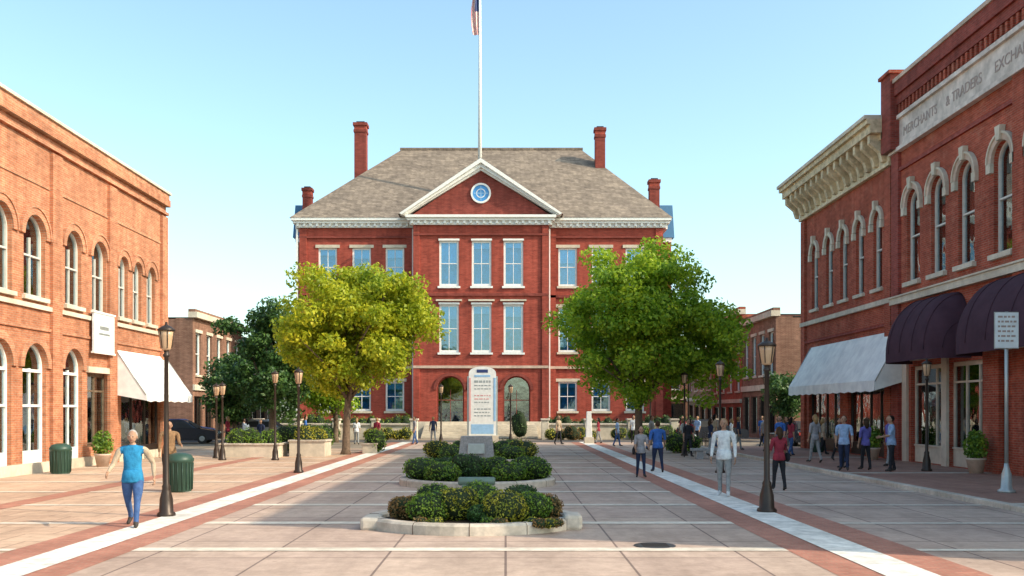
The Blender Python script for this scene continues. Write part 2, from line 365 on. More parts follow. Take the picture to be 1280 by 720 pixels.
# ------------------------------------------------------------------ ground
def sheet(name,x0,x1,y0,y1,z,mat):
    mb=MB(); mb.add([(x0,y0,z),(x1,y0,z),(x1,y1,z),(x0,y1,z)],[(0,1,2,3)],mat); return mb.build(name,recalc=False)
sheet('ground',-900,900,-300,1800,-.004,'ground')
sheet('plaza_pavement',-6.05,4.75,-8,62,.004,'plaza')
sheet('sidewalk',-16.2,-7.35,-8,52,.004,'plazaL')
sheet('side_street_pavement',6.15,10.5,-8,62,.004,'plaza')
sheet('cross_street_road',-80,80,62.2,66,.004,'asphalt')
mb=MB()
for x0,x1 in((-7.35,-6.7),(5.45,6.15),(-6.1,-5.55),(4.2,4.8)):
    mb.add([(x0,-8,.008),(x1,-8,.008),(x1,62,.008),(x0,62,.008)],[(0,1,2,3)],'redpave')
mb.add([(-11.2,-8,.008),(-10.6,-8,.008),(-10.6,52,.008),(-11.2,52,.008)],[(0,1,2,3)],'redpave')
mb.build('brick_paver_strips',recalc=False)
mb=MB()
for x0,x1 in((-6.72,-6.08),(4.78,5.47)):
    y=-8
    while y<62:
        mb.add([(x0,y,.016),(x1,y,.016),(x1,y+1.485,.016),(x0,y+1.485,.016)],[(0,1,2,3)],'whiteband'); y+=1.5
mb.build('white_paving_strips',recalc=False)
mb=MB(); y=.7
while y<61:
    for x0,x1,w in((-5.55,4.2,.34),(6.15,10.45,.2),(-10.6,-7.35,.22),(-15.4,-11.2,.22)):
        if x0<-7 and y>51: continue
        mb.add([(x0,y,.012),(x1,y,.012),(x1,y+w,.012),(x0,y+w,.012)],[(0,1,2,3)],'band')
    y+=3.38
mb.build('paving_bands',recalc=False)
mb=MB(); mb.box(10.72,15.5,-8,52,-.02,.12,'paveR'); mb.build('brick_sidewalk')
mb=MB()
yy=-8
while yy<52: mb.box(10.5,10.715,yy,yy+1.98,-.02,.128,'kerb'); yy+=2
mb.build('kerb',bevel=.02)
mb=MB()
for a in(20,30,40): mb.box(10.72,15.3,a,a+.35,.121,.126,'kerb')
mb.build('sidewalk_joint_bands')
e=empty('manhole_cover'); mb=MB(); mb.lathe((2.3,14.8,0),[(.32,.006),(.32,.014),(.29,.018),(.01,.018)],'metal',24,smooth=False)
for i in range(-2,3): mb.box(2.3-.2,2.3+.2,14.8+i*.08-.015,14.8+i*.08+.015,.018,.023,'metal')
mb.build('iron_cover',e)
# ------------------------------------------------------------------ awnings
def slope_awning(f,u0,u1,zt,zb,pr,mat,parent,name='awning',val=.28):
    mb=MB(); n=max(2,int((u1-u0)/.9))
    for i in range(n):
        a=u0+(u1-u0)*i/n;b=u0+(u1-u0)*(i+1)/n; sag=.05
        K=6
        for k in range(K):
            t0=k/K;t1=(k+1)/K
            def q(u,t,mid): return f.p(u,zt+(zb-zt)*t-math.sin(t*math.pi)*(.03+mid),.02+pr*t)
            m=(a+b)/2
            vs=[q(a,t0,0),q(m,t0,sag),q(b,t0,0),q(a,t1,0),q(m,t1,sag),q(b,t1,0)]
            mb.add(vs,[(0,1,4,3),(1,2,5,4)],mat,True)
        vs=[f.p(a,zb,pr+.02),f.p(b,zb,pr+.02),f.p(b,zb-val,pr+.03),f.p((a+b)/2,zb-val-.05,pr+.03),f.p(a,zb-val,pr+.03)]
        mb.add(vs,[(0,1,2,3,4)],mat)
    for u in(u0,u1):
        mb.add([f.p(u,zt,.02),f.p(u,zb,pr+.02),f.p(u,zb-val,pr+.02),f.p(u,zb-.05,.02)],[(0,1,2,3)],mat)
        mb.tube([f.p(u,zt,.05),f.p(u,zb-.05,pr)],[.02,.02],'grey',6)
    mb.build(name,parent,recalc=False)
def dome_awning(f,u0,u1,zt,zb,pr,mat,parent,name='dome_awning'):
    mb=MB(); K=12; rad=1.0; us=[]
    n=28
    for i in range(n+1): us.append(u0+(u1-u0)*(.5-.5*math.cos(math.pi*i/n)))
    rows=[]
    for u in us:
        e=min(u-u0,u1-u); s_=1 if e>=rad else math.sqrt(max(0,1-((rad-e)/rad)**2))
        s_=max(s_,.02)
        rows.append([f.p(u,zb+(zt-zb)*s_*math.cos(t*math.pi/2/K),.02+pr*(.35+.65*s_ if e<rad else 1)*math.sin(t*math.pi/2/K)) for t in range(K+1)])
    vs=[p for r in rows for p in r]; W=K+1
    mb.add(vs,[(i*W+j,(i+1)*W+j,(i+1)*W+j+1,i*W+j+1) for i in range(n) for j in range(K)],mat,True)
    for i in range(n):
        a=rows[i][-1];b=rows[i+1][-1]; d=Vector((0,0,-.32))
        mb.add([a,b,b+d,a+d],[(0,1,2,3)],mat)
    for i in (0,n):
        a=rows[i][-1]; b=f.p(us[i],zb,.02); d=Vector((0,0,-.32)); mb.add([a,b,b+d,a+d],[(0,1,2,3)],mat)
    for i in range(3,n-2,4):
        mb.tube([p+f.N*.008+Vector((0,0,.008)) for p in rows[i]],[.015]*W,mat,5)
    mb.build(name,parent,recalc=False)
def storefront(f,parts,u0,u1,z0,z1,panes,bulk=.5,frame='tanp',inner='warm',nb=0,goods=True,transom=True):
    fr,gl,it=parts; gn=nb-.2
    f.box(fr,u0,u1,z0,z0+bulk,gn-.1,gn+.05,frame)
    f.box(fr,u0,u1,z0+bulk,z0+bulk+.06,gn-.12,gn+.09,frame)
    f.box(fr,u0,u1,z1-.14,z1,gn-.06,gn+.04,frame)
    if transom: f.box(fr,u0+.06,u1-.06,z1-.72,z1-.65,gn-.05,gn+.03,frame)
    for i in range(panes+1):
        u=u0+(u1-u0-.08)*i/panes; f.box(fr,u,u+.08,z0+bulk+.06,z1-.14,gn-.055,gn+.045,frame)
    f.box(gl,u0+.04,u1-.04,z0+bulk+.06,z1-.14,gn-.012,gn-.004,'glass')
    f.box(it,u0-.4,u1+.4,z0,z1+.3,gn-2.2,gn-2.15,inner)
    f.box(it,u0,u1,z0,z0+bulk-.02,gn-1.3,gn-.12,'tanp')
    if goods:
        k=int((u1-u0)*3)
        for i in range(k):
            u=u0+.2+(u1-u0-.4)*(i+.5)/k+random.uniform(-.1,.1); h=random.uniform(.25,1.5); w=random.uniform(.06,.18)
            n=gn-random.uniform(.3,1.1)
            cm=random.choice(['whitecanvas','red','blindL','navy','tanp','leafD','dkgreen','bronze','cream'])
            p=f.p(u,z0+bulk,n)
            it.lathe((p.x,p.y,p.z),[(w*.5,0),(w,h*.2),(w*1.1,h*.5),(w*1.4,h*.72),(w*.5,h*.85),(w*.55,h*.95),(w*.2,h)],cm,8)
def shell(f,mb,u0,u1,h,depth,mat,th=.3,roof='asphalt'):
    f.box(mb,u0,u0+.25,0,h-.1,-depth,-th-.003,mat); f.box(mb,u1-.25,u1,0,h-.1,-depth,-th-.003,mat)
    f.box(mb,u0+.25,u1-.25,0,h-.1,-depth,-depth+.25,mat)
    f.box(mb,u0+.25,u1-.25,h-1.0,h-.8,-depth+.25,-th-.003,roof)
# ------------------------------------------------------------------ LEFT building
def left_building():
    e=empty('brick_commercial_building'); f=F((-15.6,0,0),(0,1,0),(1,0,0))
    w=MB();fr=MB();gl=MB();it=MB();tr=MB(); parts=(fr,gl,it)
    up=[(20.4,1.45),(22.6,1.45),(25.2,1.45),(27.4,1.45),(29.6,1.45),(31.8,1.45),(34.65,1.3),(36.85,1.3),(39.15,.95),(40.65,.95),(42.2,.95)]
    holes=[];
    for c,ww in up: holes.append(f.shape(c,ww,5.85,8.55 if ww>1 else 8.35,1))
    gr=[(27.3,1.6),(29.5,1.6),(31.8,1.6),(34.6,1.5)]
    for c,ww in gr: holes.append(f.shape(c,ww,.08,4.3,1))
    holes.append(f.shape(36.75,1.9,.7,3.5,0)); holes.append(f.shape(41.2,4.5,.08,3.5,0)); holes.append(f.shape(22,5,.3,3.5,0))
    f.wall(w,[(16,0),(44.1,0),(44.1,11.7),(16,11.7)],holes,-.35,0,'brickL')
    shell(f,w,16,44.1,12,14,'brickL',.35)
    for u in(18.9,24.0,28.5,33.2,37.95,43.7):
        f.box(tr,u-.35,u+.35,0,10.9,.002,.12,'brickL'); f.box(tr,u-.42,u+.42,0,.5,.002,.17,'brickL2')
    f.box(tr,16,44.1,11.0,11.12,.002,.14,'brickL2'); f.box(tr,16,44.15,11.4,11.7,.002,.2,'brickL')
    f.box(tr,16,44.1,11.7,11.95,-.38,.16,'brickL2'); f.box(tr,15.95,44.2,11.95,12.05,-.42,.24,'stone')
    for a,b in((28.95,32.8),(33.6,37.6),(38.35,43.3),(24.4,28.1)):
        f.box(tr,a,b,9.6,9.68,.002,.04,'brickL2')
    f.box(tr,16,44.1,5.45,5.6,.002,.1,'stone'); f.box(tr,16,44.1,4.75,4.85,.002,.06,'brickL2')
    f.box(tr,16,44.1,.0,.35,.001,.08,'stone')
    for c,ww in up:
        z1=8.55 if ww>1 else 8.35; r=ww/2
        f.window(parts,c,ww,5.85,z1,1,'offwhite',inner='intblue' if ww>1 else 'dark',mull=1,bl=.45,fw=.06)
        f.ring(tr,c,z1-r,r+.01,r+.24,.001,.07,'brickL2'); f.ring(tr,c,z1-r,r+.24,r+.31,.001,.11,'brickL2')
        f.sill(tr,c,ww,5.85,'stone')
    for c,ww in gr:
        r=ww/2
        f.window(parts,c,ww,.08,4.3,1,'white',inner='warm',mull=1,sash=False,bl=0)
        f.box(fr,c-r+.07,c+r-.07,3.35,3.45,-.22,-.13,'white'); f.box(fr,c-r+.07,c+r-.07,.13,.75,-.21,-.14,'white')
        f.box(fr,c-r+.07,c+r-.07,2.2,2.28,-.21,-.14,'white')
        f.ring(tr,c,4.3-r,r+.01,r+.27,.001,.08,'brickL2')
    storefront(f,parts,35.8,37.7,.7,3.5,2,.1,'bronze'); storefront(f,parts,38.95,43.45,.08,3.5,3,.45,'metal'); storefront(f,parts,19.5,24.5,.3,3.5,3,.5,'white')
    f.box(tr,35.7,37.8,3.5,3.72,.001,.1,'stone')
    sg=MB(); f.box(sg,35.9,37.75,4.3,5.75,.14,.22,'frost'); f.box(sg,35.84,37.81,5.75,5.82,.12,.25,'white'); f.box(sg,35.84,37.81,4.23,4.3,.12,.25,'white')
    f.box(sg,36.3,37.3,4.95,5.02,.222,.228,'grey'); f.box(sg,36.4,37.2,5.15,5.28,.222,.228,'grey'); sg.build('shop_sign_panel',e)
    slope_awning(f,38.3,43.9,4.5,2.75,1.25,'whitecanvas',e)
    w.build('walls',e);fr.build('window_frames',e);gl.build('glass',e);it.build('interiors',e);tr.build('trim_and_cornice',e)
left_building()
# ------------------------------------------------------------------ RIGHT buildings
def text_mesh(txt,f,u,z,n,size,mat,parent,flip):
    cu=bpy.data.curves.new('t','FONT'); cu.body=txt; cu.size=size; cu.extrude=.012; cu.align_x='CENTER'
    ob=bpy.data.objects.new('t',cu); COL.objects.link(ob); bpy.context.view_layer.update()
    me=bpy.data.meshes.new_from_object(ob.evaluated_get(bpy.context.evaluated_depsgraph_get()))
    for v in me.vertices: v.co=f.p(u+(-v.co.x if flip else v.co.x),z+v.co.y,n+v.co.z)
    me.materials.clear(); me.materials.append(M[mat]); bpy.data.objects.remove(ob)
    o=bpy.data.objects.new('lettering',me); COL.objects.link(o); o.parent=parent
def right_building():
    e=empty('red_brick_shop_building'); f=F((15.5,0,0),(0,1,0),(-1,0,0)); S0=10.3
    w=MB();fr=MB();gl=MB();it=MB();tr=MB(); parts=(fr,gl,it)
    ups=[36.5,34.4,32.3,29.9,27.7,25.5,22.5,20.3,18,15.5,13.3]
    holes=[f.shape(c,1.15,7.0,10.5,1) for c in ups]
    st=[(33.95,36.7,3),(30.75,33.55,3),(24.8,29.3,4),(18,23,4),(11.5,16,4)]
    for a,b,_ in st: holes.append(f.shape((a+b)/2,b-a,.14,3.75,0))
    f.wall(w,[(S0,0),(38.3,0),(38.3,14.0),(S0,14.0)],holes,-.35,0,'brickR')
    shell(f,w,S0,38.3,15.0,14,'brickR',.35)
    for c in ups:
        f.window(parts,c,1.15,7.0,10.5,1,'offwhite',inner='intblue',mull=0,bl=.25,fw=.08)
        r=.575; f.ring(tr,c,10.5-r,r+.01,r+.2,.001,.1,'pink'); f.ring(tr,c,10.5-r,r+.2,r+.27,.001,.15,'stone')
        f.poly(tr,[(c-.1,10.5),(c+.1,10.5),(c+.16,10.95),(c-.16,10.95)],.01,.2,'stone')
        for sgn in(-1,1):
            a=c+sgn*(r+.14); f.box(tr,a-.13,a+.13,9.62,9.92,.002,.13,'stone')
        f.sill(tr,c,1.15,7.0,'stone',.15,.16)
    for u in(37.95,28.8,24.0,19.2,14.4,S0+.4): f.box(tr,u-.33,u+.33,0,12.2,.002,.13,'brickR2' if u>37 else 'brickR')
    f.box(tr,S0,38.3,6.25,6.5,.003,.2,'stone'); f.box(tr,S0,38.3,6.5,6.56,.003,.26,'stone'); f.box(tr,S0,38.3,11.45,11.6,.002,.09,'brickR2')
    f.box(tr,S0,38.3,12.2,12.35,.003,.24,'frieze'); f.box(tr,S0,38.3,12.35,13.45,.003,.1,'frieze'); f.box(tr,S0,38.3,13.45,13.6,.003,.22,'frieze')
    f.box(tr,S0,38.35,13.6,14.0,.003,.12,'brickR2'); f.box(tr,S0,38.35,14.0,14.35,-.35,.22,'brickR2'); f.box(tr,S0,38.35,14.35,14.85,-.35,.32,'brickR2'); f.box(tr,S0-.05,38.4,14.85,15.0,-.4,.38,'pink')
    u=S0+.1
    while u<38.1: f.box(tr,u,u+.14,13.65,13.98,.12,.2,'brickR'); u+=.32
    f.box(tr,37.55,38.5,12.3,15.25,-.2,.45,'brickR2'); f.box(tr,37.45,38.55,15.25,15.38,-.25,.55,'brickR')
    for t,u in(('MERCHANTS',35.7),('& TRADERS',32.3),('EXCHANGE',28.9),('BUILDING',25.4)): text_mesh(t,f,u,12.7,.104,.5,'letter',e,True)
    for a,b,p in st: storefront(f,parts,a,b,.14,3.75,p,.6,'tanp')
    f.box(tr,S0,38.3,3.95,4.25,.002,.14,'tanp')
    for u in(33.75,37.1): f.box(tr,u-.2,u+.2,.12,3.94,.004,.1,'tanp')
    for u in(30.1,24,17): f.box(tr,u-.5,u+.5,.12,3.94,.14,.3,'brickR')
    dome_awning(f,31.9,36.5,6.15,4.15,1.35,'maroon',e); dome_awning(f,25.0,30.9,6.15,4.15,1.35,'maroon',e); dome_awning(f,18,24,6.15,4.15,1.35,'maroon',e)
    w.build('walls',e);fr.build('window_frames',e);gl.build('glass',e);it.build('interiors',e);tr.build('trim_and_cornice',e)
    e=empty('red_brick_corner_building')
    w=MB();fr=MB();gl=MB();it=MB();tr=MB(); parts=(fr,gl,it)
    ups=[40,42,44,45.95,48.1]
    holes=[f.shape(c,.95,7.15,10.4,1) for c in ups]+[f.shape(41.2,4.6,.14,3.6,0),f.shape(46.8,4.6,.14,3.6,0)]
    f.wall(w,[(38.4,0),(50.1,0),(50.1,12.9),(38.4,12.9)],holes,-.35,0,'brickR')
    shell(f,w,38.4,50.1,13.4,14,'brickR',.35)
    for c in ups:
        f.window(parts,c,.95,7.15,10.4,1,'offwhite',inner='intblue',mull=0,bl=.25)
        r=.475; f.ring(tr,c,10.4-r,r+.01,r+.2,.001,.12,'stone'); f.box(tr,c-.1,c+.1,10.4,10.8,.01,.2,'stone'); f.sill(tr,c,.95,7.15,'stone')
        for sgn in(-1,1): a=c+sgn*(r+.11); f.box(tr,a-.11,a+.11,9.6,9.9,.002,.14,'stone')
    f.box(tr,38.4,50.1,6.4,6.6,.003,.16,'stone'); f.box(tr,38.4,50.1,5.5,5.62,.003,.1,'brickR2')
    for u in(38.7,49.75): f.box(tr,u-.3,u+.3,0,11.85,.002,.12,'brickR')
    f.box(tr,38.4,50.15,11.9,12.05,.003,.2,'cream'); f.box(tr,38.4,50.15,12.05,12.95,.003,.14,'cream'); f.box(tr,38.4,50.3,12.95,13.2,-.2,.45,'cream')
    f.box(tr,38.4,50.7,13.2,13.55,-.2,.9,'cream'); f.box(tr,38.4,50.8,13.55,13.75,-.2,1.05,'cream'); f.box(tr,38.4,50.85,13.75,13.9,-.25,1.15,'stone')
    u=38.7
    while u<50.2:
        f.prof(tr,[(.14,12.1),(.3,12.12),(.42,12.5),(.82,12.85),(.82,13.2),(.14,13.2)],u,u+.26,'cream'); u+=.82
    tr.box(15.5,29,50.1,50.8,13.2,13.9,'cream'); tr.box(15.6,29,50.1,50.3,12.0,13.2,'cream')
    storefront(f,parts,38.9,43.5,.14,3.6,4,.5,'metal'); storefront(f,parts,44.5,49.1,.14,3.6,4,.5,'metal')
    slope_awning(f,37.3,48.6,5.25,3.25,1.15,'whitecanvas',e,val=.4)
    w.build('walls',e);fr.build('window_frames',e);gl.build('glass',e);it.build('interiors',e);tr.build('trim_and_cornice',e)
right_building()
# ------------------------------------------------------------------ courthouse
def courthouse():
    e=empty('courthouse'); f=F((-1.9,75,0),(1,0,0),(0,-1,0))
    w=MB();fr=MB();gl=MB();it=MB();tr=MB();rf=MB(); parts=(fr,gl,it)
    side=[-12,-9.35,-6.75,6.75,9.35,12]; rows=[(11.75,14.75),(6.6,10.1),(2.0,4.3)]
    for a,b in((-14.2,-5.2),(5.2,14.2)):
        cs=[c for c in side if a<c<b]
        f.wall(w,[(a,0),(b,0),(b,16.3),(a,16.3)],[f.shape(c,1.45,z0,z1,0) for c in cs for z0,z1 in rows],-.4,0,'brickC')
        for c in cs:
            for z0,z1 in rows:
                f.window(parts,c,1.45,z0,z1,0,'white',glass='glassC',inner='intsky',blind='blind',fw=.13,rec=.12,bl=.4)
                f.box(tr,c-.95,c+.95,z1+.002,z1+.24,-.1,.06,'stone'); f.sill(tr,c,1.45,z0,'stone',.12,.16)
    n1=1.2
    cc=[-2.45,.05,2.5]
    holes=[f.shape(c,1.5,z0,z1,0) for c in cc for z0,z1 in((11.6,15.1),(6.5,10.2))]
    arcs=[(-2.35,2.2),(.15,2.2),(2.75,2.2)]
    for c,ww in arcs: holes.append(f.shape(c,2.1,1.0,4.7,1))
    f.wall(w,[(-5.2,0),(5.2,0),(5.2,16.3),(-5.2,16.3)],holes,n1-.4,n1,'brickC')
    f.box(w,-5.2,-4.85,0,16.3,0,n1-.402,'brickC'); f.box(w,4.85,5.2,0,16.3,0,n1-.402,'brickC')
    for c in cc:
        for z0,z1 in((11.6,15.1),(6.5,10.2)):
            f.window(parts,c,1.5,z0,z1,0,'white',glass='glassC',inner='intsky',blind='blind',fw=.15,rec=.1,nb=n1,bl=.35)
            f.box(tr,c-.8,c+.8,z1+.002,z1+.15,n1-.1,n1+.1,'white'); f.sill(tr,c,1.5,z0,'white',.14,.15,nb=n1)
        f.box(tr,c-1.0,c+1.0,10.45,10.58,n1-.05,n1+.22,'stone')
    for c,_ in arcs:
        f.window(parts,c,2.1,1.0,4.7,1,'brickC2',inner='dark',nb=n1,rec=.3,fw=.1,bl=0,mull=1)
        f.ring(tr,c,3.65,1.06,1.3,n1+.001,n1+.1,'brickC2')
    for u in(-4.95,4.95): f.box(tr,u-.25,u+.25,1.2,16.25,n1+.002,n1+.12,'brickC')
    for u in(-13.9,-5.55,5.55,13.9): f.box(tr,u-.28,u+.28,1.2,16.25,.002,.14,'brickC')
    for a,b,n in((-14.2,-5.2,0),(5.2,14.2,0),(-5.2,5.2,n1)):
        f.box(tr,a,b,0,1.2,n+.001,n+.2,'stone'); f.box(tr,a,b,5.3,5.5,n+.003,n+.16,'pink'); f.box(tr,a,b,10.85,11.05,n+.003,n+.14,'brickC2'); f.box(tr,a,b,15.5,15.65,n+.003,n+.15,'brickC2')
    for u in(-5.33,5.33): f.box(tr,u-.05,u+.05,1.2,16.2,.2,.3,'white')
    f.box(tr,-14.45,-14.3,1.2,16.2,.0,.12,'white')
    for a,b,n in((-14.45,-5.3,0),(5.3,14.45,0),(-5.45,5.45,n1)):
        f.box(tr,a,b,16.3,16.6,n-.4,n+.25,'white'); f.box(tr,a-.2,b+.2,16.6,16.8,n-.4,n+.45,'white'); f.box(tr,a-.3,b+.3,16.8,17.0,n-.4,n+.62,'white')
        u=a+.1
        while u<b-.1: f.box(tr,u,u+.18,16.38,16.598,n+.25,n+.4,'white'); u+=.5
    for sx in(-1,1):
        f.box(tr,sx*14.22 if sx>0 else -14.62,14.62 if sx>0 else -14.22,16.3,17.0,-20.5,-.41,'white')
    f.box(w,-14.2,-13.8,0,16.3,-20,-.402,'brickC'); f.box(w,13.8,14.2,0,16.3,-20,-.402,'brickC'); f.box(w,-13.8,13.8,0,16.3,-20,-19.6,'brickC')
    f.box(w,-13.8,13.8,16.2,16.29,-19.6,-.41,'dark')
    ez=17.0; A=[f.p(-14.85,ez,.65),f.p(14.85,ez,.65),f.p(14.85,ez,-20.65),f.p(-14.85,ez,-20.65),f.p(-7.3,25.0,-9.6),f.p(8.6,25.0,-9.6),f.p(8.6,25,-10.6),f.p(-7.3,25,-10.6)]
    rf.add(A,[(0,1,5,4),(1,2,6,5),(2,3,7,6),(3,0,4,7),(4,5,6,7),(0,3,2,1)],'slate')
    rf.build('hip_roof',e)
    tr.box(-9.3,6.8,84.5,85.7,25.0,25.18,'slate')
    pe=MB(); ap=21.2
    f.poly(pe,[(-5.4,17.02),(5.4,17.02),(0,ap-.55)],n1-.3,n1-.02,'brickC2')
    for sx in(-1,1):
        for t,(n_,off,th) in enumerate(((.62,.0,.28),(.42,-.28,.26),(.22,-.52,.18))):
            dx,dz=6.15,ap-17.0; L_=math.hypot(dx,dz); nx,nz=dz/L_*sx,dx/L_
            p0=(sx*6.15,17.02); p1=(0,ap)
            def q(p,o): return (p[0]+nx*o,p[1]+nz*o)
            a0=q(p0,off+.1);a1=(0,p1[1]+off*1.2+.12);b0=q(p0,off+.1-th);b1=(0,p1[1]+off*1.2+.12-th*1.2)
            b0=(b0[0],max(b0[1],17.005)); a0=(a0[0],max(a0[1],17.01))
            f.poly(pe,[a0,b0,b1,a1],n1-.4,n1+n_+sx*.002,'white')
    f.ring(pe,0,18.75,.64,.78,n1-.02,n1+.1,'white',0,2*math.pi,24)
    ci=[(.64*math.cos(2*math.pi*i/24),18.75+.64*math.sin(2*math.pi*i/24)) for i in range(24)]
    f.poly(pe,ci,n1-.019,n1+.03,'blue')
    f.box(pe,-.03,.03,18.2,19.3,n1+.031,n1+.05,'bluep'); f.box(pe,-.55,.55,18.72,18.78,n1+.032,n1+.045,'bluep')
    f.ring(pe,0,18.75,.3,.36,n1+.031,n1+.043,'white',0,2*math.pi,16)
    pe.add([f.p(-6.3,17.02,n1+.6),f.p(0,ap+.15,n1+.6),f.p(6.3,17.02,n1+.6),f.p(-6.3,17.02,0),f.p(0,ap+.15,-5.5),f.p(6.3,17.02,0)],[(0,1,4,3),(1,2,5,4)],'slate')
    pe.build('pediment',e)
    f.box(w,-16.3,16.3,0,16.6,-15.5,-8.5,'brickC')
    for sx in(-1,1):
        f.box(tr,*(sorted((sx*16.3,sx*14.9))),16.62,17.0,-15.9,-8.1,'white')
        a,b=sorted((sx*16.5,sx*11))
        f.prof(tr,[(-8.0,17.0),(-16,17.0),(-15,20.0),(-9,20.0)],a,b,'blueslate')
    ch=MB()
    def chim(x,y,z0,z1,s,cap=True):
        ch.box(x-s,x+s,y-s,y+s,z0,z1-.9,'brickC2'); ch.box(x-s*1.12,x+s*1.12,y-s*1.12,y+s*1.12,z1-.9,z1-.7,'brickC2')
        ch.box(x-s*1.03,x+s*1.03,y-s*1.03,y+s*1.03,z1-.7,z1-.35,'brickC'); ch.box(x-s*1.22,x+s*1.22,y-s*1.22,y+s*1.22,z1-.35,z1-.1,'brickC2'); ch.box(x-s*.7,x+s*.7,y-s*.7,y+s*.7,z1-.1,z1+.05,'dark')
    chim(-12.35,82,18,26.6,.5); chim(8.05,82,18,26.2,.42); chim(-17.0,82.5,15,21.2,.38); chim(12.75,82.5,15,21.9,.42)
    ch.build('chimneys',e)
    sp=MB()
    for i in range(6): sp.box(-6.2-.0+i*.02,2.4-i*.02,70.2+i*.35,73.6,i*.16+.01,(i+1)*.16,'stone')
    sp.build('entrance_steps',e)
    w.build('walls',e);fr.build('window_frames',e);gl.build('glass',e);it.build('interiors',e);tr.build('trim_and_cornice',e)
courthouse()
e=empty('flagpole'); mb=MB()
mb.tube([(-2.05,76.6,20.5),(-2.05,76.6,28),(-2.05,76.6,37)],[.16,.13,.08],'white',10); mb.ell((-2.05,76.6,37.1),(.16,.16,.16),'bronze')
mb.lathe((-2.05,76.6,20.3),[(.45,0),(.4,.5),(.2,1.1),(.15,1.3)],'stone',12)
mb.build('pole',e)
fl=MB(); nx_,nz_=13,26; W=.6;H=3.6
def fp(i,j):
    t=i/nx_; s=j/nz_; fold=math.sin(t*9+s*2.5)*.13*(1-.3*s)
    return (-2.15-W*t*(.55+.45*math.sin(s*2.2+.4)),76.6+fold,35.6-H*s-.5*t*(1-s))
for i in range(nx_):
    for j in range(nz_):
        mat='navy' if (i<7 and j<12) else ('red' if i%2==0 else 'white')
        fl.add([fp(i,j),fp(i+1,j),fp(i+1,j+1),fp(i,j+1)],[(0,1,2,3)],mat,True)
fl.build('flag',e,recalc=False)
def terrace(x0,x1):
    e=empty('stone_retaining_wall'); mb=MB(); mb.box(x0,x1,68.0,68.4,-.02,1.0,'stone'); mb.box(x0-.05,x1+.05,67.9,68.5,1.0,1.15,'kerb')
    x=x0
    while x<=x1: mb.box(x-.25,x+.25,67.85,68.5,-.02,1.35,'stone'); mb.box(x-.32,x+.32,67.78,68.57,1.35,1.48,'kerb'); x+=(x1-x0)/4
    mb.build('wall_body',e,bevel=.02)
terrace(-17.5,-6.5); terrace(2.8,15)
def hedge(x0,x1,y,h,r=.5,name='hedge',mat='leafD'):
    e=empty(name); k=int((x1-x0)/.6)+1; cs=[];rs=[];mb=MB()
    for i in range(k):
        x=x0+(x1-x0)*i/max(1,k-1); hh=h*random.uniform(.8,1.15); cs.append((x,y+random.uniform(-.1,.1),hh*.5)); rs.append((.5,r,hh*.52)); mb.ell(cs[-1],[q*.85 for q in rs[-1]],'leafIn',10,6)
    mb.build('inner',e); leaf_mesh('leaves',cs,rs,[350]*k,.12,mat,e,shell=.15)
hedge(-17,-12,67.2,1.0); hedge(-9.5,-7,67.2,.8,mat='leafO'); hedge(3.2,6,67.2,.8,mat='leafO'); hedge(9,14.5,67.2,.9,mat='leafS'); hedge(-16.5,-7.2,69.2,1.7,mat='leafS'); hedge(3.2,14,69.3,1.6)
for x,y,r,h,m_ in((-14.5,66.6,.6,1,'leafO'),(-9,66.5,.6,.9,'leafR'),(4.6,66.5,.6,1.0,'leafR'),(7.8,66.5,.6,.9,'leafO'),(11,66.4,.6,1.0,'leafS'),(1.0,69.4,.6,2.0,'leafD')):
    shrub(x,y,0,r,h,m_,700,.1)
# ------------------------------------------------------------------ distant buildings
def dist_bldg(name,f,u0,u1,h,depth,mat,floors,bays,trim='stone',shop=True):
    e=empty(name); w=MB();fr=MB();gl=MB();it=MB();tr=MB(); parts=(fr,gl,it)
    holes=[];W=(u1-u0)/bays; L_=[]
    fh=(h-1.0)/floors
    for i in range(bays):
        c=u0+W*(i+.5)
        for k in range(floors):
            if k==0: z0,z1,ww=.3,fh*.75,W*.75
            else: z0,z1,ww=k*fh+.5,k*fh+fh*.78+.3,min(1.2,W*.5)
            holes.append(f.shape(c,ww,z0,z1,0)); L_.append((c,ww,z0,z1,k))
    f.wall(w,[(u0,0),(u1,0),(u1,h-.6),(u0,h-.6)],holes,-.3,0,mat)
    f.box(w,u0,u1,0,h-.7,-depth,-1.2,mat); f.box(w,u0,u0+.3,0,h-.6,-1.2,-.302,mat); f.box(w,u1-.3,u1,0,h-.6,-1.2,-.302,mat); f.box(w,u0,u1,h-.62,h-.58,-depth,-.302,'asphalt')
    for c,ww,z0,z1,k in L_:
        f.window(parts,c,ww,z0,z1,0,'white' if k else 'metal',fw=.08,mull=0 if k else 2,sash=bool(k),inner='dark',bl=.4 if k else 0)
        if k: f.box(tr,c-ww/2-.15,c+ww/2+.15,z1+.002,z1+.22,-.05,.07,trim); f.sill(tr,c,ww,z0,trim)
    f.box(tr,u0-.1,u1+.1,h-.6,h-.2,-.3,.35,trim); f.box(tr,u0-.05,u1+.05,h-.2,h,-.3,.2,mat); f.box(tr,u0,u1,fh*.85,fh*.95,.002,.15,trim)
    for m_,n_ in((w,'walls'),(fr,'window_frames'),(gl,'glass'),(it,'interiors'),(tr,'trim')): m_.build(n_,e)
fL=F((-22,0,0),(0,1,0),(1,0,0)); fB=F((0,96,0),(1,0,0),(0,-1,0)); fR=F((19,0,0),(0,1,0),(-1,0,0)); fB2=F((0,104,0),(1,0,0),(0,-1,0))
dist_bldg('brown_brick_building',fL,67.5,80,9.2,12,'brickD',2,5)
dist_bldg('tan_brick_building',fL,80.2,91,8.2,12,'brickD2',2,4)
dist_bldg('brown_brick_building',fB,-46,-36,8.9,12,'brickD',2,5)
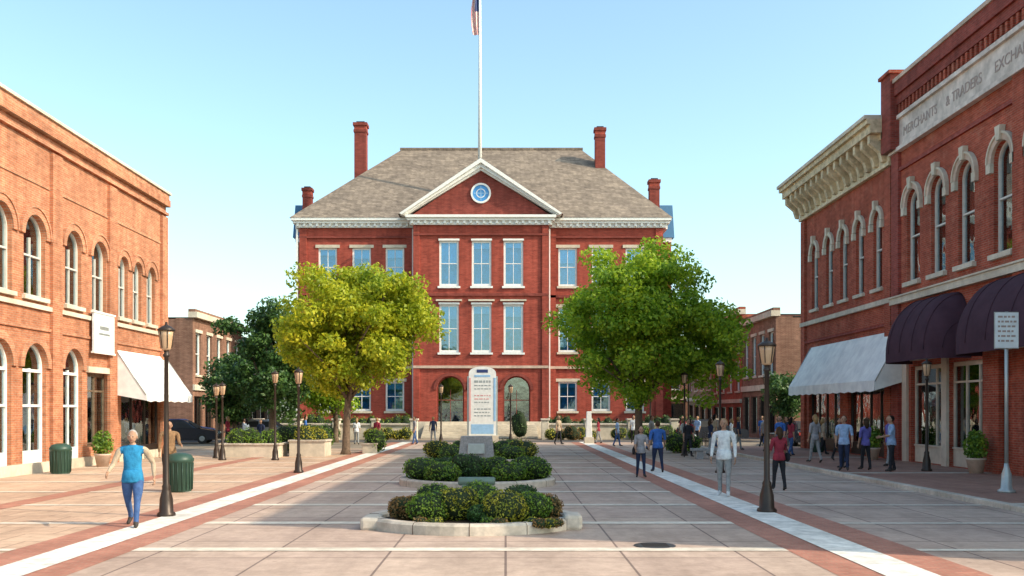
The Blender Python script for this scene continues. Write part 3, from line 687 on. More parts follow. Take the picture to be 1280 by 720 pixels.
dist_bldg('tan_brick_building',fB,-35.8,-27,9.6,12,'brickD2',3,5)
dist_bldg('brown_brick_building',fR,67.5,77,9.3,12,'brickD',2,4)
dist_bldg('red_brick_building',fR,77.2,88,10.4,12,'brickR',3,4)
dist_bldg('tan_brick_building',fR,88.2,100,8.0,12,'brickD2',2,4)
dist_bldg('brown_brick_building',fB2,17,30,8.5,12,'brickD',2,5)
dist_bldg('tan_brick_building',fB2,31,45,9.5,12,'brickD2',3,5)
# ------------------------------------------------------------------ trees
tree('maple_tree',-7.5,45,5.85,3.95,3.7,3.35,'leafY',2.3,.17,165,260,.2,cx=.5,seed=4,crad=(.55,1.0))
tree('maple_tree',6.2,45,6.1,4.4,3.9,3.95,'leafG',2.3,.18,185,260,.2,cx=.15,seed=9,crad=(.55,1.0),extra=((4.0,5.2,10),(3.9,3.7,6)))
tree('oak_tree',-13.9,57,5.0,3.4,3.4,3.9,'leafD',2.4,.2,90,220,.24,seed=12)
tree('oak_tree',-17.8,63,3.6,2.0,2.0,2.6,'leafD',1.6,.16,45,200,.24,seed=15)
tree('oak_tree',-11.0,62,5.0,3,3,3.6,'leafG',2,.16,60,200,.24,seed=18)
tree('oak_tree',18.5,64,3.0,1.9,1.9,2.2,'leafD',1.2,.13,30,200,.22,seed=25)
cs=[];rs=[]
for i in range(90):
    x=random.uniform(-150,150); 
    if -30<x<28: x=x*4.0+ (40 if x>0 else -40)
    cs.append((x,random.uniform(125,150),random.uniform(2.5,5.5))); rs.append((4.5,3,3.5))
leaf_mesh('distant_trees',cs,rs,[300]*len(cs),.9,'leafD',shell=.25)
# ------------------------------------------------------------------ planters & shrubs
def planter(cx,cy,rx,ry,kh=.2,kw=.24):
    e=empty('planter_kerb_bed'); mb=MB(); n=48
    prof=[(0,-.02),(0,kh*.8),(.04,kh),(kw-.04,kh),(kw,kh*.8),(kw,-.02)]
    vs=[]
    for i in range(n):
        t=2*math.pi*i/n
        for o,z in prof: vs.append((cx+(rx-o)*math.cos(t),cy+(ry-o)*math.sin(t),z))
    K=len(prof)
    mb.add(vs,[(i*K+j,((i+1)%n)*K+j,((i+1)%n)*K+j+1,i*K+j+1) for i in range(n) for j in range(K-1)],'kerb',False)
    for i in range(0,n,4):
        t=2*math.pi*i/n; c,s=math.cos(t),math.sin(t)
        mb.tube([(cx+(rx+.002)*c,cy+(ry+.002)*s,.0),(cx+(rx+.002)*c,cy+(ry+.002)*s,kh*.8),(cx+(rx-.04)*c,cy+(ry-.04)*s,kh+.001),(cx+(rx-kw+.04)*c,cy+(ry-kw+.04)*s,kh+.001)],[.006]*4,'soil',4)
    mb.build('concrete_kerb',e)
    s=MB(); s.lathe((cx,cy,0),[(1,.1),(.5,.15),(.01,.17)],'soil',24,sx=rx-kw+.01,sy=ry-kw+.01); s.build('soil',e)
planter(-.6,17.55,1.92,1.65)
mb=MB(); mb.box(1.02,1.34,16.7,17.3,-.01,.27,'kerb'); mb.build('concrete_end_block',bevel=.06)
mb=MB(); mb.box(-2.54,-2.2,16.7,17.4,-.01,.22,'kerb'); mb.build('concrete_end_block',bevel=.06)
for x,y,r,h,m_ in((-1.78,17.3,.34,.44,'leafR'),(-1.38,16.85,.38,.54,'leafS'),(-.88,17.1,.40,.60,'leafO'),(-.42,16.8,.26,.34,'leafD'),(-.02,16.8,.42,.60,'leafO'),(.45,17.15,.38,.54,'leafS'),(.74,17.6,.33,.46,'leafR'),(-1.3,18.2,.4,.58,'leafS'),(-.5,18.1,.42,.62,'leafS'),(.25,18.3,.4,.56,'leafD')):
    shrub(x,y,.1,r,h,m_,2800,.05)
for k in range(9):
    shrub(random.uniform(-1.9,.9),random.uniform(16.2,16.5),.1,.15,.17,random.choice(['leafR','leafS','leafO']),350,.04,'flowering_plant',3)
planter(-.8,27.2,2.2,2.1)
for x,y,r,h,m_ in((-2.35,27.0,.56,.66,'leafS'),(-1.7,26.3,.5,.56,'leafS'),(-1.2,27.4,.55,.72,'leafD'),(.1,26.4,.5,.56,'leafS'),(.75,27.1,.55,.68,'leafS'),(-.5,28.2,.6,.6,'leafS'),(-2,28,.6,.6,'leafD'),(.6,28.2,.6,.6,'leafD')):
    shrub(x,y,.1,r,h,m_,2000,.07)
planter(-1.0,38.5,2.4,2.2)
for x,y,r,h,m_ in((-2.6,38.2,.7,.75,'leafO'),(-2.1,37.5,.6,.65,'leafS'),(.2,37.6,.6,.6,'leafS'),(.7,38.3,.65,.8,'leafO'),(-1.6,39.4,.7,.8,'leafS'),(.0,39.3,.7,.8,'leafS')):
    shrub(x,y,.1,r,h,m_,1400,.08)
e=empty('low_metal_bench'); mb=MB()
mb.tube([(-1.2,24.2,.3),(-1.16,24.2,.3),(-.3,24.2,.3),(-.26,24.2,.3)],[.08,.11,.11,.08],'greenmetal',14)
for x in(-1.05,-.4): mb.box(x-.05,x+.05,24.08,24.32,0,.22,'greenmetal'); mb.box(x-.1,x+.1,24.0,24.4,0,.04,'greenmetal')
mb.build('bench_body',e,bevel=.01)
e=empty('granite_monument'); mb=MB(); mb.box(-1.9,-.1,32.4,33.8,-.01,.18,'granite'); mb.box(-1.7,-.3,32.6,33.6,.18,.35,'granite'); mb.box(-1.62,-.38,32.7,33.5,.35,1.2,'granite',.86); mb.box(-1.3,-.7,32.6,32.74,.6,.95,'grey',.95)
mb.build('stone_block',e,bevel=.02)
e=empty('welcome_banner_sign'); f=F((-1.45,60,0),(1,0,0),(0,-1,0)); mb=MB()
pts=[(-.85,.5),(.85,.5)]+[(.85*math.cos(math.pi*i/20)*(1.0),4.3+.5*math.sin(math.pi*i/20)**.7) for i in range(21)]
f.poly(mb,pts,-.1,.1,'white')
f.box(mb,-.84,-.72,1.4,4.1,.101,.115,'pinkp'); f.box(mb,.70,.84,1.4,4.1,.101,.115,'bluep'); f.box(mb,-.5,.5,4.15,4.28,.101,.112,'bluep'); f.box(mb,-.35,.35,4.42,4.62,.101,.112,'navy')
for i in range(11):
    z=3.8-i*.21; u=-.5
    if i in(3,7): continue
    while u<.45:
        ww=random.uniform(.08,.25); f.box(mb,u,min(u+ww,.52),z,z+.07+.07*(i==0),.101,.11,'pinkp' if i in(4,5) else 'grey'); u+=ww+.06
f.box(mb,-.7,.7,.6,1.2,.101,.111,'bluep')
f.box(mb,-1.0,1.0,0,.5,-.3,.3,'stone'); f.box(mb,-.95,-.85,.5,4.2,-.06,.06,'grey'); f.box(mb,.85,.95,.5,4.2,-.06,.06,'grey')
mb.build('panel',e,bevel=.01)
e=empty('stone_obelisk'); mb=MB(); mb.box(4.9,5.5,59.7,60.3,0,.4,'stone'); mb.box(5.0,5.4,59.8,60.2,.4,2.0,'white',.7); mb.build('shaft',e,bevel=.02)
def cafe(x,y,z=0):
    e=empty('cafe_table'); mb=MB()
    mb.lathe((x,y,z),[(.25,0),(.24,.03),(.04,.06),(.03,.7),(.05,.71)],'metal',12); mb.lathe((x,y,z),[(.4,.71),(.41,.735),(.4,.75)],'grey',20)
    mb.build('table',e); ch=MB()
    for k in range(3):
        a=k*2.1+x; cx_,cy_=x+.72*math.cos(a),y+.72*math.sin(a); dx,dy=math.cos(a),math.sin(a)
        for sx in(-.18,.18):
            for sy in(-.18,.18):
                px=cx_+dx*sx-dy*sy; py=cy_+dy*sx+dx*sy; ch.tube([(px,py,z),(px,py,z+(.85 if sx>0 else .45))],[.015,.015],'metal',5)
        ch.lathe((cx_,cy_,z),[(.2,.43),(.22,.45),(.2,.47)],'bronze',12)
        for hz in(.6,.72,.84):
            ch.tube([(cx_+dx*.18+dy*.18,cy_+dy*.18-dx*.18,z+hz),(cx_+dx*.18-dy*.18,cy_+dy*.18+dx*.18,z+hz)],[.02,.02],'metal',5)
    ch.build('chairs',e)
for a in((8.6,49.5),(10.2,53.5),(12.2,56),(9.2,58),(15.8,56),(-13.2,54)): cafe(*a)
# ------------------------------------------------------------------ street lamps
def lamp(x,y,h,z=0,s=1.0):
    e=empty('street_lamp'); mb=MB()
    mb.lathe((x,y,z),[(.17*s,-.01),(.17*s,.06),(.13*s,.1),(.12*s,.35),(.085*s,.5),(.075*s,.55),(.08*s,.6),(.052*s,.66),(.045*s,h*.5),(.038*s,h-.62),(.06*s,h-.6),(.06*s,h-.56),(.04*s,h-.54),(.05*s,h-.48)],'metal',14)
    mb.lathe((x,y,z),[(.07*s,h-.48),(.095*s,h-.44),(.125*s,h-.2),(.14*s,h-.1)],'lantern',12)
    for i in range(6):
        t=i*math.pi/3; c,s_=math.cos(t),math.sin(t); mb.tube([(x+.1*s*c,y+.1*s*s_,z+h-.44),(x+.146*s*c,y+.146*s*s_,z+h-.1)],[.009,.009],'metal',4)
    mb.lathe((x,y,z),[(.16*s,h-.1),(.165*s,h-.07),(.10*s,h-.02),(.03*s,h+.02),(.02*s,h+.08)],'metal',14)
    mb.build('post_and_lantern',e)
for a in((-6.68,18.9,3.75,0,1.05),(-6.9,32,3.45),(-9.6,40,3.7),(-11.8,40,3.2),(-12.5,41.5,3.2),(5.36,19.7,3.5,0,1.2),(7.15,32,3.7),(8.2,44,3.8),(9.9,52,4.5),(13.6,31,3.55,.12),(-3.9,58,3.6),(.3,58,3.6),(12.5,46,3.6,.12),(8.6,57,4.4)): lamp(*a)
e=empty('street_sign'); mb=MB(); x,y=12.0,23.0
mb.lathe((x,y,.12),[(.2,0),(.2,.05),(.13,.1),(.11,.45),(.06,.6),(.05,.7)],'grey',12)
mb.tube([(x,y,.7),(x,y,4.45)],[.045,.04],'grey',10)
mb.box(x-.3,x+.24,y-.09,y-.06,3.58,4.42,'frost'); mb.box(x-.32,x+.26,y-.06,y-.045,3.56,4.44,'grey')
for i in range(6):
    u=x-.25
    while u<x+.14:
        ww=random.uniform(.04,.12); mb.box(u,min(u+ww,x+.19),y-.096,y-.0905,4.3-i*.115,4.345-i*.115,'letter'); u+=ww+.03
mb.build('sign_post',e)
def bin_(x,y,z=0):
    e=empty('trash_can'); mb=MB(); mb.lathe((x,y,z),[(.27,0),(.3,.05),(.32,.75),(.35,.78),(.35,.84),(.28,.95),(.12,1.0),(.1,1.0)],'dkgreen',18)
    for i in range(18):
        t=2*math.pi*i/18; c,s=math.cos(t),math.sin(t); mb.tube([(x+.31*c,y+.31*s,z+.06),(x+.335*c,y+.335*s,z+.75)],[.012,.012],'dkgreen',4)
    mb.build('can_body',e)
bin_(-14.6,31.5); bin_(14.6,45,.12); bin_(-12.2,52); bin_(-8.35,24.6)
for x,y in((-14.9,35.5),(14.6,38.2),(14.7,30.0)):
    z=.12 if x>0 else 0
    e=empty('potted_plant'); mb=MB(); mb.lathe((x,y,z),[(.2,0),(.28,.4),(.31,.42),(.31,.48),(.26,.48),(.25,.42)],'pink',14); mb.build('pot',e)
    leaf_mesh('leaves',[(x,y,z+.85)],[(.38,.38,.5)],[900],.12,'leafS',e)
def stone_planter(x0,x1,y0,y1,h,n,mat='leafS'):
    e=empty('stone_planter'); mb=MB(); t=.25
    for a in((x0,x1,y0,y0+t),(x0,x1,y1-t,y1),(x0,x0+t,y0+t,y1-t),(x1-t,x1,y0+t,y1-t)): mb.box(*a,-.01,h-.08,'stone')
    for a in((x0-.05,x1+.05,y0-.05,y0+t+.03),(x0-.05,x1+.05,y1-t-.03,y1+.05),(x0-.05,x0+t+.03,y0+t+.03,y1-t-.03),(x1-t-.03,x1+.05,y0+t+.03,y1-t-.03)): mb.box(*a,h-.08,h,'kerb')
    mb.box(x0+t,x1-t,y0+t,y1-t,.0,h-.15,'soil'); mb.build('stone_walls',e,bevel=.015)
    cs=[];rs=[];ib=MB()
    for i in range(n):
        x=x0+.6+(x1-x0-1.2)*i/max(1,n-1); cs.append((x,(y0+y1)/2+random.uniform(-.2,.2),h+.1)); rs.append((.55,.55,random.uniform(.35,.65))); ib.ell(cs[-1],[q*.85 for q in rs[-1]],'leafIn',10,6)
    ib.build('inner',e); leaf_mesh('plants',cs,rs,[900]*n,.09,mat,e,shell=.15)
stone_planter(-12.6,-10.0,42.3,44.0,.62,4); stone_planter(-9.7,-8.1,43.0,44.6,.75,2,'leafO'); stone_planter(-6.9,-5.2-1.0,46.2,47.4,.5,1)
for x,y,r,h in((-10.6,47,1,1.3),(-9.6,48.5,1,1.3),(8.7,47,.9,.9)): shrub(x,y,0,r,h,'leafS',1800,.1)
mb=MB(); e=empty('stone_bench'); mb.box(7.9,9.6,40.7,41.2,.35,.46,'granite'); mb.box(8.1,8.4,40.75,41.15,0,.35,'granite'); mb.box(9.1,9.4,40.75,41.15,0,.35,'granite'); mb.build('bench_slab',e,bevel=.02)
# cars
def car(x,y,yaw,paint,name='parked_car'):
    e=empty(name); mb=MB()
    R=Matrix.Rotation(yaw,4,'Z'); T=Matrix.Translation((x,y,0))@R
    def ext(pts,w0,w1,mat,smooth=False):
        k=len(pts); vs=[T@Vector((a,-w0 if b<.95 else -w1,b)) for a,b in pts]+[T@Vector((a,w0 if b<.95 else w1,b)) for a,b in pts]
        mb.add(vs,[tuple(range(k)),tuple(range(k,2*k))[::-1]]+[(i,(i+1)%k,k+(i+1)%k,k+i) for i in range(k)],mat,smooth)
    ext([(-2.2,.28),(2.2,.28),(2.25,.6),(2.1,.78),(1.1,.93),(-1.7,.94),(-2.15,.88),(-2.25,.6)],.88,.88,paint)
    ext([(1.05,.93),(.35,1.38),(.1,1.44),(-.9,1.44),(-1.2,1.38),(-1.8,.93)],.84,.66,paint)
    for sg in(-1,1):
        vs=[T@Vector(p) for p in((.85,sg*.855,.97),(.32,sg*.70,1.33),(-.25,sg*.70,1.36),(-.25,sg*.855,.97))]; mb.add(vs,[(0,1,2,3)],'black')
        vs=[T@Vector(p) for p in((-.33,sg*.855,.97),(-.33,sg*.70,1.36),(-1.1,sg*.70,1.33),(-1.5,sg*.855,.97))]; mb.add(vs,[(0,1,2,3)],'black')
        for wx in(-1.38,1.38):
            mb.tube([T@Vector((wx,sg*.68,.32)),T@Vector((wx,sg*.90,.32))],[.32,.32],'black',18,False)
            mb.tube([T@Vector((wx,sg*.85,.32)),T@Vector((wx,sg*.915,.32))],[.19,.17],'grey',10,False)
        vs=[T@Vector(p) for p in((2.262,sg*.5,.62),(2.262,sg*.82,.62),(2.19,sg*.82,.74),(2.19,sg*.5,.74))]; mb.add(vs,[(0,1,2,3)],'white')
        vs=[T@Vector(p) for p in((-2.262,sg*.5,.64),(-2.262,sg*.84,.64),(-2.22,sg*.84,.8),(-2.22,sg*.5,.8))]; mb.add(vs,[(0,1,2,3)],'red')
    vs=[T@Vector(p) for p in((1.04,-.76,.96),(1.04,.76,.96),(.42,.62,1.36),(.42,-.62,1.36))]; mb.add([v+T.to_3x3()@Vector((.02,0,.02)) for v in vs],[(0,1,2,3)],'black')
    vs=[T@Vector(p) for p in((-1.78,-.76,.97),(-1.78,.76,.97),(-1.27,.62,1.36),(-1.27,-.62,1.36))]; mb.add([v+T.to_3x3()@Vector((-.02,0,.02)) for v in vs],[(0,1,2,3)],'black')
    mb.build('car_body',e,bevel=.03,recalc=False)
M['carA']=m_paint('dark_car_paint',(.03,.035,.045),.25); M['carB']=m_paint('silver_car_paint',(.4,.41,.42),.3,.5)
car(-20.2,60,.1,'carA'); car(-16,64.2,0,'carB'); car(-22.5,66.4,0,'navy'); car(13.8,64.2,0,'carA'); car(20.5,61,1.4,'carB'); car(17.5,57,1.6,'carA')
# ------------------------------------------------------------------ people
def cl(name,col):
    if name not in M: M[name]=m_cloth(name,col)
    return name
cl('skin',(.42,.25,.17)); cl('hair_grey',(.45,.43,.40)); cl('hair_brown',(.06,.035,.02)); cl('hair_blond',(.32,.2,.09)); cl('hair_black',(.015,.012,.01))
cl('vest_blue',(.03,.22,.42)); cl('jeans',(.06,.12,.28)); cl('tan_shirt',(.45,.35,.25)); cl('brown_coat',(.25,.15,.08)); cl('maroon_top',(.30,.04,.06)); cl('black_trousers',(.03,.03,.035))
cl('white_jacket',(.72,.74,.74)); cl('grey_trousers',(.30,.31,.31)); cl('blue_shirt',(.05,.14,.42)); cl('lightblue_shirt',(.30,.42,.62)); cl('purple_shirt',(.16,.14,.42)); cl('navy_trousers',(.03,.04,.08)); cl('grey_top',(.35,.33,.34)); cl('shoe',(.06,.05,.045)); cl('shoe_white',(.6,.6,.6)); cl('lips',(.3,.1,.09)); cl('eye',(.02,.02,.02))
def person(name,x,y,yaw,H=1.75,z=0,top='blue_shirt',sleeve=None,fore='skin',legs='jeans',shoe='shoe',hair='hair_brown',longhair=False,
           legL=(.1,.05),legR=(-.1,.1),armL=(.1,.12,.2),armR=(-.1,.12,.2),wide=1.0,female=False,skin='skin',lean=0,vest=False,bag=False):
    sleeve=sleeve or top
    J={};E=[];R={}
    def add(k,p,r): J[k]=Vector(p);R[k]=r
    sw=.165 if female else .185
    add('pel',(0,0,.95),.135*wide);add('wai',(0,.0,1.09),(.115 if female else .13)*wide);add('che',(0,.0+lean*.3,1.27),.15*wide);add('uch',(0,-.005+lean*.5,1.40),.105*wide)
    add('nec',(0,lean*.6,1.485),.058);add('hdb',(0,.015+lean*.7,1.56),.062)
    E+=[('pel','wai','torso'),('wai','che','torso'),('che','uch','torso'),('uch','nec','neck'),('nec','hdb','neck')]
    fingers=[]
    for s,leg,arm,t in((-1,legL,armL,'L'),(1,legR,armR,'R')):
        add('sh'+t,(s*sw*wide,lean*.5,1.41),.07)
        a,ab,el=arm
        d1=Vector((s*math.sin(ab),math.sin(a)*math.cos(ab),-math.cos(a)*math.cos(ab))); e_=J['sh'+t]+d1*.285
        ab2=ab*.3; d2=Vector((s*math.sin(ab2),math.sin(a+el)*math.cos(ab2),-math.cos(a+el)*math.cos(ab2))); w_=e_+d2*.25
        add('ua'+t,J['sh'+t]+d1*.13,.058); add('el'+t,e_,.045); add('fa'+t,e_+d2*.09,.043); add('wr'+t,w_,.028)
        E+=[('uch','sh'+t,'torso'),('sh'+t,'ua'+t,'uarm'),('ua'+t,'el'+t,'uarm'),('el'+t,'fa'+t,'farm'),('fa'+t,'wr'+t,'farm')]
        fingers.append((w_,d2,s))
        g,kb=leg
        add('hp'+t,(s*.085*wide,0,.885),.095*wide)
        l1=Vector((s*.03,math.sin(g),-math.cos(g))).normalized(); kn=J['hp'+t]+l1*.40
        l2=Vector((s*.01,math.sin(g-kb),-math.cos(g-kb))).normalized(); an=kn+l2*.40
        add('th'+t,J['hp'+t]+l1*.18,.082*wide); add('kn'+t,kn,.06); add('ca'+t,kn+l2*.13,.056); add('an'+t,an,.042)
        ft=Matrix.Rotation(-max(0,kb-g)*.8 if g-kb<-.15 else max(0,g)*.4,3,'X')@Vector((s*.04,.17,-.045))
        add('he'+t,an+Vector((0,-.03,-.035)),.036); add('to'+t,an+ft,.032); 
        E+=[('pel','hp'+t,'hip'),('hp'+t,'th'+t,'leg'),('th'+t,'kn'+t,'leg'),('kn'+t,'ca'+t,'leg'),('ca'+t,'an'+t,'leg'),('an'+t,'he'+t,'foot'),('an'+t,'to'+t,'foot')]
    keys=list(J); idx={k:i for i,k in enumerate(keys)}
    me=bpy.data.meshes.new('sk'); me.from_pydata([J[k] for k in keys],[(idx[a],idx[b]) for a,b,_ in E],[]); ob=bpy.data.objects.new('sk',me); COL.objects.link(ob)
    md=ob.modifiers.new('s','SKIN'); md.use_smooth_shade=True
    sv=me.skin_vertices[0].data
    for k in keys: sv[idx[k]].radius=(R[k],R[k]); sv[idx[k]].use_root=(k=='pel')
    sb=ob.modifiers.new('u','SUBSURF'); sb.levels=2; sb.render_levels=2
    bpy.context.view_layer.update()
    em=bpy.data.meshes.new_from_object(ob.evaluated_get(bpy.context.evaluated_depsgraph_get()))
    segs=[(J[a],J[b],R[a],R[b],t) for a,b,t in E]
    def tag(p):
        best=1e9;bt='torso'
        for a,b,ra,rb,t in segs:
            ab=b-a; u=max(0,min(1,(p-a).dot(ab)/ab.length_squared)); d=(p-(a+ab*u)).length-(ra+(rb-ra)*u)
            if d<best: best=d;bt=t
        return bt
    mb=MB(); vs=[]
    for v in em.vertices:
        p=v.co.copy()
        if p.z>.8 and abs(p.x)<.24*wide:
            k=min(1,max(0,(p.z-.8)/.1))*min(1,max(0,(1.5-p.z)/.06)); 
            if tag(p) in('torso','hip','neck'): p.y=lean*.4+(p.y-lean*.4)*(1-.25*k)
        vs.append(p)
    mats={'torso':top,'neck':skin,'uarm':sleeve,'farm':fore,'hip':legs,'leg':legs,'foot':shoe}
    g={}
    for p in em.polygons:
        c=p.center; t=tag(c); 
        if t in('torso','hip'): t='torso' if c.z>.90 else 'hip'
        if t=='torso' and vest and abs(c.x)>.165*wide: t='uarm'
        if t=='leg' and c.z>.93: t='torso'
        if t=='neck' and c.z<1.455: t='torso'
        g.setdefault(mats[t],[]).append(tuple(p.vertices))
    o=len(mb.v); mb.v.extend([tuple(p) for p in vs])
    for mt,fs in g.items():
        i=mb.mi(mt)
        for f_ in fs: mb.f.append([a+o for a in f_]); mb.m.append(i); mb.sm.append(True)
    bpy.data.objects.remove(ob)
    mb.lathe((0,0,.84),[(.155*wide,0),(.165*wide,.03),(.155*wide,.12),(.135*wide,.22)],top,16,sy=.8)
    hc=Vector((0,.02+lean*.8,1.645))
    def hf(v):
        k=max(0,-v.z/.12); v=Vector((v.x*(1-.28*k),v.y*(1-.1*k)+.018*k,v.z)); return v
    mb.ell(hc,(.077,.097,.118),skin,18,14,fn=hf)
    def hh(v):
        if v.y>.035 and v.z<.055: v=Vector((v.x*.9,v.y*.55,v.z))
        return v
    if longhair:
        mb.ell(hc+Vector((0,-.03,-.0)),(.093,.1,.135),hair,16,12,fn=hh); mb.tube([hc+Vector((0,-.05,.02)),hc+Vector((0,-.085,-.1)),hc+Vector((0,-.09,-.22))],[.085,.085,.045],hair,12)
    else: mb.ell(hc+Vector((0,-.018,.022)),(.085,.098,.105),hair,16,12,fn=hh)
    for s in(-1,1):
        mb.ell(hc+Vector((s*.03,.087,.0)),(.012,.008,.007),'eye',8,6); mb.ell(hc+Vector((s*.03,.09,.022)),(.017,.006,.004),hair,8,5)
        mb.ell(hc+Vector((s*.078,-.002,-.01)),(.012,.02,.032),skin,8,6)
    mb.tube([hc+Vector((0,.094,.01)),hc+Vector((0,.112,-.028)),hc+Vector((0,.1,-.036))],[.008,.014,.01],skin,8)
    mb.ell(hc+Vector((0,.093,-.062)),(.022,.008,.007),'lips',8,6)
    for w_,d,s in fingers:
        side=Vector((0,1,0)); side=(side-d*side.dot(d)).normalized()
        mb.tube([w_-d*.02,w_+d*.02,w_+d*.06,w_+d*.092],[.026,.036,.04,.034],skin,10,sx=.45,sy=1)
        for k,(off,ln) in enumerate(((.030,.07),(.010,.08),(-.010,.075),(-.030,.058))):
            b=w_+d*.085+side*off; inw=Vector((-s,0,0))*.5
            mb.tube([b,b+d*ln*.4,b+(d+inw*.5)*ln*.75,b+(d*.9+inw)*ln],[.009,.009,.008,.006],skin,6)
        b=w_+d*.03+side*.03
        mb.tube([b,b+side*.025+d*.025,b+side*.03+d*.055],[.012,.011,.008],skin,6)
    S=H/1.765; zmin=min(v[2] for v in mb.v)
    T=Matrix.Translation((x,y,z+.002))@Matrix.Rotation(yaw,4,'Z')@Matrix.Diagonal((S,S,S,1))@Matrix.Translation((0,0,-zmin))
    mb.v=[tuple(T@Vector(v)) for v in mb.v]
    ob=mb.build(name,recalc=False)
    if bag:
        b=MB(); b.ell((0,0,0),(.05,.15,.13),'black_trousers',12,8); b.tube([(0,-.12,.05),(-.08,-.06,.35),(-.17,0,.5),(-.08,.06,.35),(0,.12,.05)],[.012]*5,'black_trousers',6)
        T2=T@Matrix.Translation((.25,0,.92)); b.v=[tuple(T2@Vector(v)) for v in b.v]; o2=b.build('handbag',recalc=False); o2.parent=ob
    return ob
TO=math.pi
person('walking_man',-6.72,17.3,TO+.12,1.8,top='vest_blue',sleeve='tan_shirt',fore='tan_shirt',legs='jeans',hair='hair_grey',legL=(.36,.1),legR=(-.3,.4),armL=(-.4,.4,.7),armR=(.35,.32,.7),wide=1.18,vest=True)
person('woman_in_maroon_top',7.12,25,.25,1.66,top='maroon_top',sleeve='maroon_top',legs='black_trousers',hair='hair_brown',female=True,longhair=True,legL=(.15,.05),legR=(-.1,.15),armL=(.2,.15,.7),armR=(.1,.12,.5),bag=True,wide=1.1)
person('man_in_white_jacket',5.3,23.3,TO-.4,1.9,top='white_jacket',sleeve='white_jacket',fore='white_jacket',legs='grey_trousers',hair='hair_blond',legL=(.12,.0),legR=(-.14,.05),armL=(.05,.16,.15),armR=(.0,.18,.3),shoe='shoe_white',wide=1.1)
person('man_in_blue_shirt',5.1,32.2,.1,1.74,top='blue_shirt',legs='navy_trousers',hair='hair_brown',legL=(.2,.05),legR=(-.18,.2),armL=(-.1,.2,.3),armR=(.2,.2,.4),wide=1.15)
person('woman_with_bag',4.2,29.8,TO,1.6,top='grey_top',legs='navy_trousers',hair='hair_black',female=True,longhair=True,legL=(.15,.05),legR=(-.15,.15),armL=(.3,.15,.9),armR=(.2,.15,.8),bag=True)
person('man_in_light_blue_shirt',11.0,31.2,TO-.5,1.8,.12,top='lightblue_shirt',legs='navy_trousers',hair='hair_brown',armL=(.0,.15,.3),wide=1.1)
person('man_in_dark_shirt',11.5,32.6,1.2,1.76,.12,top='navy_trousers',legs='black_trousers',hair='hair_black')
person('woman_in_purple_shirt',11.85,31.6,.3,1.7,.12,top='purple_shirt',legs='black_trousers',hair='hair_brown',female=True,longhair=True,armR=(.3,.2,.9))
person('man_in_blue_shirt',12.3,30.6,1.4,1.8,.12,top='lightblue_shirt',legs='black_trousers',hair='hair_black',armL=(.4,.15,1.0),wide=1.1)
person('man_in_brown_coat',-9.6,27.4,TO+.5,1.78,top='brown_coat',sleeve='brown_coat',fore='brown_coat',legs='black_trousers',hair='hair_brown',armL=(.3,.12,1.1),wide=1.22)
pp=[(8.9,48,'white_jacket'),(7.6,50,'grey_top'),(9.8,51,'maroon_top'),(11.4,47,'navy_trousers'),(12.7,54,'white_jacket'),(6.4,55,'lightblue_shirt'),(3.2,58,'tan_shirt'),(-7.5,56,'maroon_top'),(-9,58,'white_jacket'),(-15,55,'grey_top'),(13.9,42,'tan_shirt'),(-4.6,61,'navy_trousers'),(15.5,58,'blue_shirt'),(10.8,58.5,'maroon_top'),(8.0,60,'white_jacket'),(-12.5,60,'blue_shirt'),
 (11.6,36,'grey_top'),(12.4,35.2,'white_jacket'),(13.0,37.5,'black_trousers'),(11.3,39.5,'blue_shirt'),(12.2,41,'maroon_top'),(12.9,44,'navy_trousers'),(13.5,47.5,'lightblue_shirt'),(13.4,33.5,'purple_shirt'),(9.4,44,'navy_trousers'),(8.1,42.6,'black_trousers'),(11.0,50.5,'tan_shirt'),(14.0,52,'grey_top'),(-13.5,50,'white_jacket'),(-12.9,50.6,'navy_trousers'),(-16.5,57,'maroon_top'),(-5.5,58,'grey_top'),(5.8,60,'maroon_top'),(12,60,'lightblue_shirt')]
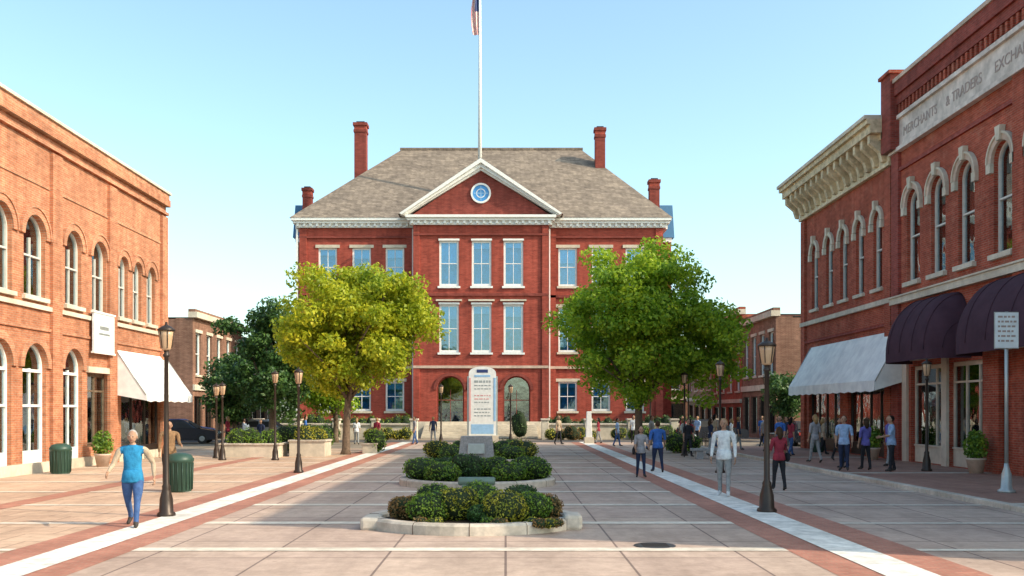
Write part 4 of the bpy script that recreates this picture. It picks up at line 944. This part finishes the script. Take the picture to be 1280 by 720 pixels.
for i,(x,y,t) in enumerate(pp):
    person('pedestrian',x,y,random.uniform(0,6.28),random.uniform(1.6,1.82),.12 if 10.7<x<15.5 and y<52 else 0,top=t,legs=random.choice(['jeans','black_trousers','grey_trousers']),hair=random.choice(['hair_brown','hair_black','hair_blond']),legL=(.2,.05),legR=(-.2,.2),female=i%2==0,longhair=i%2==0)
# ------------------------------------------------------------------ light, world, camera
el=math.radians(35.4); az=math.radians(110)
S=Vector((math.sin(az)*math.cos(el),math.cos(az)*math.cos(el),math.sin(el)))
sd=bpy.data.lights.new('sun','SUN'); sd.energy=5.0; sd.angle=math.radians(.5); sd.color=(1,.86,.66)
so=bpy.data.objects.new('sun',sd); COL.objects.link(so); so.rotation_euler=S.to_track_quat('Z','Y').to_euler(); so.location=(30,-20,40)
wd=bpy.data.worlds.new('World'); scene.world=wd; wd.use_nodes=True; nt=wd.node_tree; nt.nodes.clear()
sk=nt.nodes.new('ShaderNodeTexSky'); sk.sky_type='NISHITA'; sk.sun_disc=False; sk.sun_elevation=el; sk.sun_rotation=az; sk.air_density=1.0; sk.dust_density=2.0; sk.ozone_density=.7
mu=nt.nodes.new('ShaderNodeMix'); mu.data_type='RGBA'; mu.blend_type='MULTIPLY'; mu.inputs[0].default_value=1; mu.inputs[7].default_value=(2.1,2.35,2.15,1)
bg=nt.nodes.new('ShaderNodeBackground'); bg.inputs[1].default_value=.15; wo=nt.nodes.new('ShaderNodeOutputWorld')
nt.links.new(sk.outputs[0],mu.inputs[6]); nt.links.new(mu.outputs[2],bg.inputs[0]); nt.links.new(bg.outputs[0],wo.inputs[0])
cd=bpy.data.cameras.new('camera'); cd.lens=33.75; cd.sensor_width=36; cd.sensor_fit='HORIZONTAL'; cd.shift_y=.119; cd.shift_x=.00625; cd.clip_end=4000
co=bpy.data.objects.new('camera',cd); COL.objects.link(co); co.location=(0,0,2.1); co.rotation_euler=(math.pi/2,0,0); scene.camera=co
scene.view_settings.view_transform='Standard'; scene.view_settings.look='None'; scene.view_settings.exposure=0
